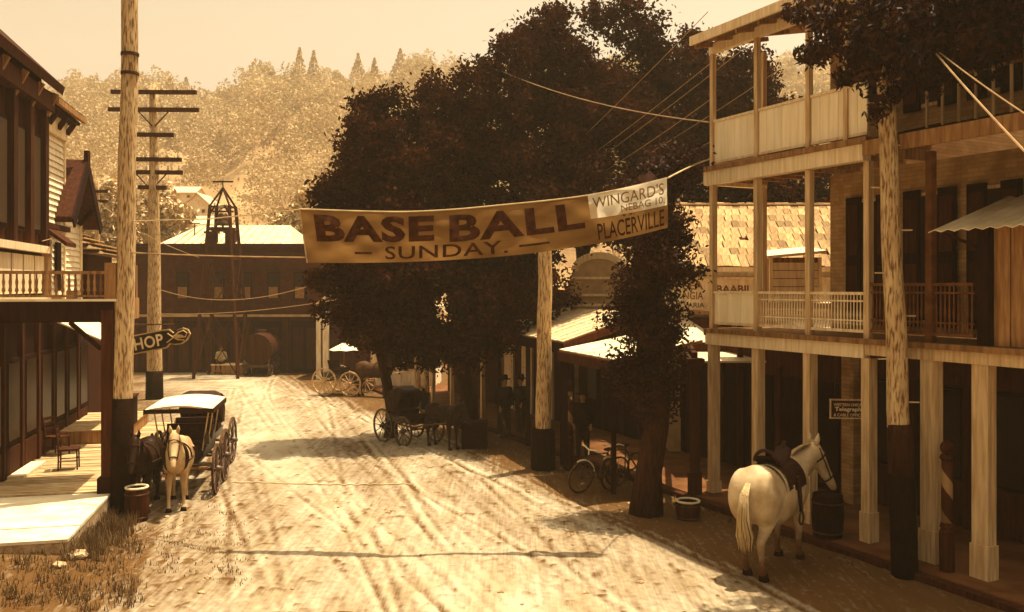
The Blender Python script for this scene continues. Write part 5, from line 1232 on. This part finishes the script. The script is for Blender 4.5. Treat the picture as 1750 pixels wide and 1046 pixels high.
def buggy(label, loc, rz, hood=True, top=None, detail=True, mw=None, s=1.0, group=None):
    t = thing('buggy', label, 'carriage', loc, rz, group); mw = mw or M_wheel
    P = lambda n, mb, m, par=t, **k: part(n, mb, m, par, **k)
    for x, r in ((.62,.50), (-.55,.56)):
        for y in (-.66,.66): wheel(t, (x,y,r), r, 12, mw, .04, detail)
        P('axle', MB().tube([(x,-.7,r),(x,.7,r)], .025, 8), M_iron)
    P('perch', MB().bar((-.55,0,.53), (.62,0,.5), .05, .05), mw)
    P('body', MB().hexa([(-.75,-.36,.68),(.75,-.36,.68),(.75,.36,.68),(-.75,.36,.68),(-.85,-.40,.90),(.70,-.38,.84),(.70,.38,.84),(-.85,.40,.90)]), M_black)
    P('dash_board', MB().prism([(.74,.72),(.77,.72),(.90,1.08),(.87,1.08)], -.38, .38), M_leather)
    P('seat', MB().box((-.2,0,1.0), (.46,.84,.16)), M_leather)
    P('backrest', MB().prism([(-.45,1.0),(-.38,1.0),(-.46,1.40),(-.54,1.40)], -.42, .42), M_leather)
    if hood:
        V = []; prof = [(-.62,1.02),(-.72,1.35),(-.55,1.70),(-.20,1.80),(.18,1.72),(.26,1.66)]
        for x, z in prof: V += [(x,-.46,z-.02),(x,-.30,z+.05),(x,.30,z+.05),(x,.46,z-.02)]
        mb = MB(); mb.add(V, [(4*j+i,4*j+i+1,4*j+5+i,4*j+4+i) for j in range(5) for i in range(3)])
        for y in (-.46,.46): mb.add([(x,y,z-.02) for x, z in prof]+[(-.05,y,1.15)], [tuple(range(7))])
        h_ = P('hood', mb, M_leather)
        for x, z in ((-.2,1.80),(.2,1.72),(-.55,1.7)):
            for y in (-.47,.47): P('hood_bow', MB().tube([(-.25,y,1.05),(x,y,z-.03)], .013, 5), M_iron, h_)
    if top:
        mb = MB(); k = 14; V = [(0,0,2.12)]+[(.78*math.cos(6.2832*i/k), .78*math.sin(6.2832*i/k), 1.80+.03*(i % 2)) for i in range(k)]
        V = [(x*.8,y*.8,z) for x,y,z in V]; mb.add(V+[(x,y,z-.015) for x,y,z in V], [(0,1+i,1+(i+1) % k) for i in range(k)]+[(k+1,k+2+(i+1) % k,k+2+i) for i in range(k)]); u_ = P('parasol', mb, top)
        P('parasol_pole', MB().tube([(0,0,.9),(0,0,2.18)], .02, 6), M_wood, u_)
    for y in (-.3,.3): P('shaft', MB().tube([(.62,y*.9,.55),(1.2,y,.72),(2.5,y*.95,.95)], [.028,.026,.02], 6), mw)
    return t
buggy('black hooded buggy mostly hidden behind the pale canopied carriage', (-7.6, 21.4, gz(-7.6,21.4)), R(-82))
bg2 = buggy('black hooded buggy standing deep in the tree shade on the right', (-2.95, 25.0, gz(-2.95,25.0)), R(-48)); bg2.scale = (.84,)*3
fx = at(588, 640, 36.0).x
buggy('small wagon with a pale parasol top far along the street near the porch shop', (fx, 36.0, 0), R(-18), hood=False, top=M_canvas, detail=False, mw=M_post)
# water tank wagon seen end on
tw = at(452, 600, 45.0-.6); TW = thing('water_wagon', 'wagon carrying a huge round water tank, seen end on before the brick hall', 'wagon', (tw.x, 44.0, 0))
def twp(n_, mb, m, par=TW, **k): return part(n_, mb, m, par, **k)
for x in (-.62,.62):
    for y in (-.7, .6):
        w_ = wheel(TW, (x,y,.45), .45, 10, M_wheel, .06, False); w_.rotation_euler = (0,0,R(90))
tk = MB(); k = 28
for i in range(2): pass
tk.tube([(0,-1.0,1.30),(0,-.6,1.30),(0,.0,1.30),(0,.6,1.30),(0,1.0,1.30)], [.76,.80,.82,.80,.76], 28); tank = twp('tank', tk, M_brown, smooth=False)
for y in (-.98,-.5,.5,.98): twp('hoop', MB().ring((0,y,1.30), .80 if abs(y) < .9 else .785, .06, .03, 28), M_iron, tank)
for i in range(7): twp('stave', MB().box((-.63+.21*i,-1.012,1.30), (.195,.03,2*math.sqrt(max(.05,.72**2-(-.63+.21*i)**2)))), M_brown, tank)
twp('frame', MB().box((0,0,.50), (1.1,2.2,.12)), M_wheel); twp('driver_seat', MB().box((0,1.1,2.0), (.8,.3,.08)).bar((0,1.1,.5),(0,1.1,2.0),.08,.08), M_wheel)
twp('spreader_pipe', MB().tube([(-.7,-1.15,.55),(.7,-1.15,.55)], .04, 8), M_iron); twp('fill_hatch', MB().lathe([(.2,2.06),(.2,2.2),(.24,2.2),(.24,2.24)], 14), M_wheel)

# ================================================================== PEOPLE
def person(label, loc, rz, coat, trousers, hat=True, seated=False, armbend=0, s=1.0, voxel=.024, shirt=None):
    loc = Vector(loc)
    t = thing('person', label, 'person', loc, rz)
    dz = -.42 if seated else 0
    hz_ = .92+dz
    def legs(inf):
        b = MB()
        for sy in (-1, 1):
            if seated: b.caps([(0,sy*.10,hz_),(.42,sy*.12,.50),(.40,sy*.12,.10)], [.09+inf,.068+inf,.045+inf], 10)
            else: b.caps([(0,sy*.09,hz_),(.02+.03*sy,sy*.105,.50),(.0+.05*sy,sy*.11,.10)], [.092+inf,.066+inf,.045+inf], 10)
        b.ell((0,0,.96+dz), (.115+inf,.155+inf,.13+inf), 12, 8); return b
    def torso(inf):
        b = MB(); b.ell((0,0,1.05+dz), (.115+inf,.15+inf,.16+inf), 12, 8); b.ell((.01,0,1.28+dz), (.125+inf,.175+inf,.20+inf), 12, 8)
        b.caps([(-.01,-.17,1.41+dz),(-.01,.17,1.41+dz)], [.065+inf,.065+inf], 10); return b
    def arms(inf, fore=True):
        b = MB()
        for sy in (-1, 1):
            e = (-.03,sy*.265,1.14+dz); w_ = (.10+.14*armbend,sy*(.25-.10*armbend),.92+dz+.20*armbend)
            b.caps([(-.01,sy*.20,1.41+dz), e, w_], [.058+inf,.044+inf,.030+inf*.8], 10)
        return b
    b = legs(0); 
    for q in (torso(0), arms(0)): b.add(q.v, q.f)
    for sy in (-1, 1):
        fx_, fz = (.40, .10) if seated else (.05*sy, .10)
        b.caps([(fx_-.02,sy*.115,.06),(fx_+.15,sy*.125,.04)], [.048,.038], 8)
        w_ = (.10+.14*armbend,sy*(.25-.10*armbend),.92+dz+.20*armbend); b.ell((w_[0]+.025,w_[1],w_[2]-.055), (.026,.042,.055), 8, 6)
    b.caps([(0,0,1.44+dz),(.015,0,1.56+dz)], [.058,.052], 10); b.ell((.02,0,1.635+dz), (.092,.074,.118), 14, 10); b.ell((.05,0,1.575+dz), (.055,.05,.05), 10, 8)
    ex = MB()
    ex.ell((.117,0,1.625+dz), (.016,.012,.024), 8, 6)
    for sy in (-1, 1):
        ex.ell((.105,sy*.03,1.648+dz), (.008,.012,.007), 6, 4); ex.ell((.015,sy*.076,1.63+dz), (.02,.009,.03), 8, 6)
        w_ = Vector((.10+.14*armbend+.03,sy*(.25-.10*armbend),.92+dz+.20*armbend-.10))
        for i in range(4):
            y = w_.y+(-.027+.018*i); L = (.070,.082,.078,.060)[i]
            ex.tube([(w_.x,y,w_.z+.02),(w_.x+.012,y,w_.z-L*.5),(w_.x+.030,y,w_.z-L)], [.0095,.009,.007], 6)
        ex.tube([(w_.x+.01,w_.y-sy*.036,w_.z+.04),(w_.x+.035,w_.y-sy*.050,w_.z+.01),(w_.x+.045,w_.y-sy*.048,w_.z-.02)], [.011,.010,.008], 6)
    ex.box((.108,0,1.588+dz), (.006,.04,.006))
    me = melt(b, 'body', voxel, 4, ex); obj('body', me, M_skin, t)
    obj('trousers', melt(legs(.016), 'trousers', .028, 3), trousers, t)
    c = torso(.022); a = arms(.016); c.add(a.v, a.f)
    if not seated and not shirt: c.caps([(0,-.05,.92),(0,.05,.92),], [.15,.15], 10); c.ell((0,0,.85), (.15,.18,.16), 12, 8)
    obj('coat' if not shirt else 'shirt', melt(c, 'coat', .028, 4), coat, t)
    for sy in (-1, 1):
        fx_ = .40 if seated else .05*sy
        part('boot', MB().caps([(fx_-.03,sy*.115,.065),(fx_+.15,sy*.125,.045)], [.062,.052], 10), M_black, t, smooth=True)
    part('hair', MB().ell((-.005,0,1.665+dz), (.092,.082,.10), 12, 8), M_dark, t, smooth=True)
    if hat: part('hat', MB().lathe([(.19,1.705+dz),(.195,1.715+dz),(.105,1.725+dz),(.098,1.80+dz),(.085,1.835+dz),(.02,1.83+dz)], 18), M_coat, t, smooth=True)
    t.scale = (s, s, s) if s != 1 else (1,1,1)
    return t
person('man in a dark coat and hat standing left of the pair in the awning shade', gnd(862, 748), R(-60), M_coat, M_trouser, armbend=.2)
person('man in a dark coat standing right of the pair, close to the pale pole', gnd(890, 746), R(-130), M_coat, M_trouser, armbend=.6)
person('man in dark clothes and a hat standing behind the striped barber pole', at(994, 700, 21.6)*Vector((1,1,0))+Vector((0,0,.12)) if False else Vector((at(996,700,22.2).x, 22.2, gz(at(996,700,22.2).x, 22.2))), R(-100), M_coat, M_trouser, armbend=.3)
sp_ = at(384, 620, 44.9)
person('person in a pale shirt sitting on the long trough before the brick hall', (sp_.x, 44.35, .06), R(-90), M_shirt, M_brown, hat=False, seated=True, armbend=1, voxel=.035, shirt=True)

# ================================================================== SMALL THINGS
tr0 = at(392, 640, 43.9)
TR = thing('water_trough', 'long low plank trough in front of the brick hall', 'trough', (tr0.x, 44.3, 0))
for y in (-.38,.38):
    for i in range(2): part('board', MB().box((0,y,.13+.22*i), (1.75,.05,.21)), M_wood, TR)
for x in (-.87,.87): part('end_board', MB().box((x,0,.24), (.05,.80,.46)), M_wood, TR)
part('lid', MB().box((0,0,.49), (1.85,.88,.05)), M_cream, TR); part('leg', MB().box((-.7,0,.02), (.1,.8,.06)), M_wood, TR)
rr = random.Random(12)
def stone_mesh(seed, r):
    q = random.Random(seed); b = bmesh.new(); bmesh.ops.create_icosphere(b, subdivisions=2, radius=r)
    for v in b.verts: v.co *= 1+q.uniform(-.18,.18); v.co.z *= .55
    me = bpy.data.meshes.new('stone'); b.to_mesh(me); b.free(); return me
for px, py, r, lab in ((332,636,.16,'pale rock at the left end of the rubble by the long trough'), (345,635,.20,'flat pale rock beside the trough rubble'), (357,637,.14,'small rock nearest the end of the long trough'), (132,972,.16,'white angular rock in the weeds below the stone walk'), (100,990,.10,'small dark lump in the weeds under the white rock'), (60,940,.14,'flattish pale rock in the weeds at the left frame edge')):
    p = gnd(px, py); p.z = gz(p.x, p.y)+r*.2; o = obj('rock', stone_mesh(px, r), M_stone, loc=p); tag(o, lab, 'rock')
sm_ = [stone_mesh(200+i, .03+.012*i) for i in range(3)]
for me in sm_: me.materials.append(M_stone)
for i in range(60):
    px, py = rr.uniform(150, 1350), rr.uniform(770, 1040); p = gnd(px, py)
    if p.x < -6.6 or F(0,0,0).x and (p-RA).dot(RM) > -.8: continue
    p.z = gz(p.x, p.y)+.008; o = obj('pebble', sm_[i % 3], None, loc=p, rot=(0,0,rr.uniform(0,6))); tag(o, 'small loose stone lying in the dusty street', 'stone', 'loose stones in the street')
def ground_line(pts, r, m, name, label, cat, n_=80, wob=.02):
    P = []
    for i in range(n_+1):
        q = i/n_*(len(pts)-1); k = min(int(q), len(pts)-2); a = Vector(pts[k]).lerp(Vector(pts[k+1]), q-k)
        a.y += math.sin(i*.9)*wob+rr.uniform(-wob, wob)*.6; P.append((a.x, a.y, gz(a.x, a.y)+r*.75))
    return solo(name, MB().tube(P, r, 6), m, label, cat)
ground_line([gnd(395,826), gnd(560,829), gnd(700,829)], .016, M_rope, 'rope', 'pale rope lying on the dirt right of the carriage wheels', 'rope')
# weeds
def tufts(name, spots, seed):
    rng = np.random.default_rng(seed); Q = []
    for x, y, rad, n_, h in spots:
        for i in range(n_):
            a = rng.random()*6.283; q = rad*math.sqrt(rng.random()); bx, by = x+math.cos(a)*q, y+math.sin(a)*q; bz = gz(bx, by)-.01
            L = h*(.4+.8*rng.random()); b = rng.random()*6.283; ln = .35*L; w = .006+.006*rng.random()
            ux, uy = math.cos(b), math.sin(b)
            Q += [(bx-uy*w, by+ux*w, bz), (bx+uy*w, by-ux*w, bz), (bx+ux*ln+uy*w*.3, by+uy*ln-ux*w*.3, bz+L), (bx+ux*ln-uy*w*.3, by+uy*ln+ux*w*.3, bz+L)]
    o = obj(name, npmesh(name, Q, 4), M_grass); o['kind'] = 'stuff'
sp_l = []
for i in range(90):
    s_ = rr.uniform(-3.6, .2); p = G(s_, -rr.random()**2*.55-.05, 0); sp_l.append((p.x, p.y, .12, 22, .24))
for i in range(150):
    p = gnd(rr.uniform(0, 230), rr.uniform(925, 1046)); sp_l.append((p.x, p.y, .10+.2*rr.random(), 16, rr.uniform(.05,.16)))
for i in range(110):
    p = gnd(rr.uniform(150, 420), rr.uniform(860, 1000)); sp_l.append((p.x, p.y, .15, 10, .06))
for i in range(60):
    p = F(rr.uniform(-6, 5), -.75-abs(rr.gauss(0,.25)), 0); sp_l.append((p.x, p.y, .1, 10, .08))
tufts('weeds', sp_l, 9)
# barber poles
def barber(label, loc, h, rz=0):
    t = thing('barber_pole', label, 'barber pole', loc, rz, 'striped barber poles')
    part('base', MB().lathe([(.11,0),(.11,h*.30),(.09,h*.32),(.105,h*.34),(.085,h*.37)], 16), M_brown, t)
    part('shaft', MB().lathe([(.085,h*.37),(.08,h*.84)], 16), M_barber, t, smooth=True)
    part('collar', MB().lathe([(.08,h*.84),(.11,h*.86),(.085,h*.885)], 16), M_brown, t)
    part('ball', MB().ell((0,0,h*.935), (.10,.10,.115), 14, 10), M_brown, t, smooth=True)
p = at(973, 700, 21.1); barber('striped barber pole under the plank awning right of the pale pole', (p.x, p.y, gz(p.x, p.y)), 2.25)
p = F(5.62, -.12, .10); barber('spiral striped barber pole between the nearest two balcony posts', (p.x, p.y, .12), 1.98)
# tubs, barrels, chest, chairs
def barrel(name, label, loc, r, h, m, rim=None, openr=True):
    t = thing(name, label, 'barrel' if name == 'barrel' else 'tub', loc)
    k = 16; 
    for i in range(k):
        a0, a1 = 6.2832*i/k+.012, 6.2832*(i+1)/k-.012; mb = MB(); V = []
        for z, q in ((0,.88),(h*.5,1.0),(h,.92)):
            for a in (a0, a1):
                V += [(math.cos(a)*r*q, math.sin(a)*r*q, z), (math.cos(a)*r*(q-.10), math.sin(a)*r*(q-.10), z)]
        mb.add(V, [(0,2,6,4),(4,6,10,8),(1,5,7,3),(5,9,11,7),(8,10,11,9),(0,1,3,2),(0,4,5,1),(4,8,9,5),(2,3,7,6),(6,7,11,10)]); part('stave', mb, m, t)
    for z, q in ((h*.12,.92),(h*.82,.97)): part('hoop', MB().tube([(math.cos(6.2832*i/20)*r*q*1.01, math.sin(6.2832*i/20)*r*q*1.01, z) for i in range(21)], .014, 5, False), M_iron, t)
    part('bottom', MB().lathe([(r*.84,.02),(r*.84,.05)], 16), m, t)
    if rim: part('rim', MB().tube([(math.cos(6.2832*i/20)*r*.88, math.sin(6.2832*i/20)*r*.88, h+.005) for i in range(21)], .022, 6, False), rim, t)
    else: part('lid', MB().lathe([(r*.83,h-.06),(r*.83,h-.02)], 16), m, t)
p = gnd(1176, 886); barrel('tub', 'small round tub with a pale rim on the dirt by the right kerb', (p.x, p.y, gz(p.x,p.y)), .24, .34, M_brown, M_slab)
p = gnd(219, 892); barrel('barrel', 'dark barrel with a pale rim standing at the foot of the near pole', (p.x+.12, p.y+.1, gz(p.x,p.y)), .22, .62, M_brown, M_slab)
p = F(3.45, -.30, .12); barrel('barrel', 'dark barrel on the kerb just behind the white horse', p, .27, .72, M_dark)
p = G(6.4, .95, .815); CH = thing('chest', 'tall dark chest standing on the far boardwalk step', 'chest', p, math.atan2(LU.y, LU.x))
part('body', MB().box((0,0,.36), (.6,.5,.70)), M_dark, CH); part('lid', MB().box((0,0,.74), (.66,.56,.05)), M_brown, CH)
for i in range(3): part('drawer_front', MB().box((-.31,0,.15+.22*i), (.02,.42,.19)), M_brown, CH)
CRT = thing('hitching_crate', 'dark slatted crate standing in the tree shade beside the black horse', 'crate', (at(811,740,24.0).x, 24.0, gz(-1,24)))
for i in range(4):
    for y in (-.3,.3): part('slat', MB().box((0,y,.09+.17*i), (.68,.03,.14)), M_dark, CRT)
    for x in (-.33,.33): part('slat', MB().box((x,0,.09+.17*i), (.03,.57,.14)), M_dark, CRT)
for x in (-.30,.30):
    for y in (-.27,.27): part('corner_post', MB().box((x,y,.35), (.05,.05,.72)), M_dark, CRT)
part('lid', MB().box((0,0,.705), (.72,.64,.03)), M_dark, CRT)
def chair(label, loc, rz):
    t = thing('chair', label, 'chair', loc, rz, 'chairs on the left boardwalk')
    part('seat', MB().box((0,0,.44), (.42,.42,.04)), M_brown, t)
    for x in (-.18,.18):
        part('front_leg' if False else 'leg', MB().tube([(.18,x,0),(.17,x,.43)], .018, 6), M_brown, t); part('leg', MB().tube([(-.19,x,0),(-.18,x,.45),(-.24,x,.92)], .018, 6), M_brown, t)
        part('stretcher', MB().tube([(-.18,x,.2),(.17,x,.2)], .011, 5), M_brown, t)
    for z in (.62,.74,.86): part('back_slat', MB().box((-.20-.03*(z-.5)/.4,0,z), (.018,.38,.07)), M_brown, t)
    part('stretcher', MB().tube([(.175,-.18,.25),(.175,.18,.25)], .011, 5), M_brown, t)
chair('wooden slat back chair on the sunlit boardwalk, nearer of the two', (*gnd(118, 802, .45).xy, .455), R(20))
chair('wooden slat back chair against the dark shop wall, farther back', (*gnd(98, 778, .45).xy, .455), R(-10))
# bicycles
def bike(label, loc, rz, lean):
    t = thing('bicycle', label, 'bicycle', loc, rz, 'bicycles leaning by the awning'); t.rotation_euler = (lean, 0, rz)
    r = .34
    for x in (-.52,.52):
        w_ = part('wheel', MB().ring((0,0,0), r, .035, .035, 28), M_iron, t); w_.location = (x,0,r)
        s_ = MB()
        for i in range(16): a = 6.2832*i/16; s_.tube([(0,0,0),(math.cos(a)*(r-.02),0,math.sin(a)*(r-.02))], .003, 4)
        part('spokes', s_, M_iron, w_); part('hub', MB().tube([(0,-.05,0),(0,.05,0)], .022, 8), M_iron, w_)
    f = MB(); bb = (-.05,0,.29); st = (-.18,0,.80); ht = (.36,0,.82); hb_ = (.40,0,.68); rw = (-.52,0,r); fw = (.52,0,r)
    for a, b in ((bb,st),(st,ht),(bb,hb_),(ht,hb_),(bb,rw),(st,rw)): f.tube([a,b], .016, 6)
    part('frame', f, M_black, t); part('fork', MB().tube([hb_,(.46,0,.5),fw], .014, 6), M_black, t)
    part('saddle', MB().ell((-.20,0,.88), (.14,.07,.035), 10, 6).tube([st,(-.2,0,.87)], .013, 6), M_leather, t)
    part('handlebar', MB().tube([(.22,-.26,.92),(.34,-.22,.97),(.36,0,.93),(.34,.22,.97),(.22,.26,.92)], .014, 6).tube([ht,(.36,0,.93)], .013, 6), M_canvas, t)
    part('mudguard', MB().tube([(.52+.38*math.cos(a),0,r+.38*math.sin(a)) for a in np.linspace(1.2,2.9,9)], .018, 6), M_canvas, t)
    part('crank', MB().ring(bb, .09, .012, .02, 16).bar((-.05,.06,.29),(.05,.06,.18),.02,.02).bar((-.05,-.06,.29),(-.15,-.06,.40),.02,.02), M_iron, t)
p = at(1022, 800, 19.0); bike('bicycle with a pale mudguard leaning nearest the street', (p.x, p.y, gz(p.x,p.y)), R(215), R(-8))
bike('second bicycle behind it, closer to the ivy covered trunk', (p.x+.62, p.y+.28, gz(p.x+.6,p.y+.3)), R(228), R(8))

# ================================================================== HAZE: one box of pale air round everything
hz_b = MB().box((0, 190, 64), (1150, 560, 134)); 
ho = obj('haze', hz_b.mesh('haze'), None); ho['kind'] = 'stuff'
mh = bpy.data.materials.new('haze_air'); mh.use_nodes = True; hn = mh.node_tree.nodes; hn.clear()
pv = hn.new('ShaderNodeVolumePrincipled'); pv.inputs['Density'].default_value = .0007; pv.inputs['Color'].default_value = (1, .80, .52, 1); pv.inputs['Anisotropy'].default_value = .2
mo = hn.new('ShaderNodeOutputMaterial'); mh.node_tree.links.new(pv.outputs[0], mo.inputs['Volume']); ho.data.materials.append(mh)
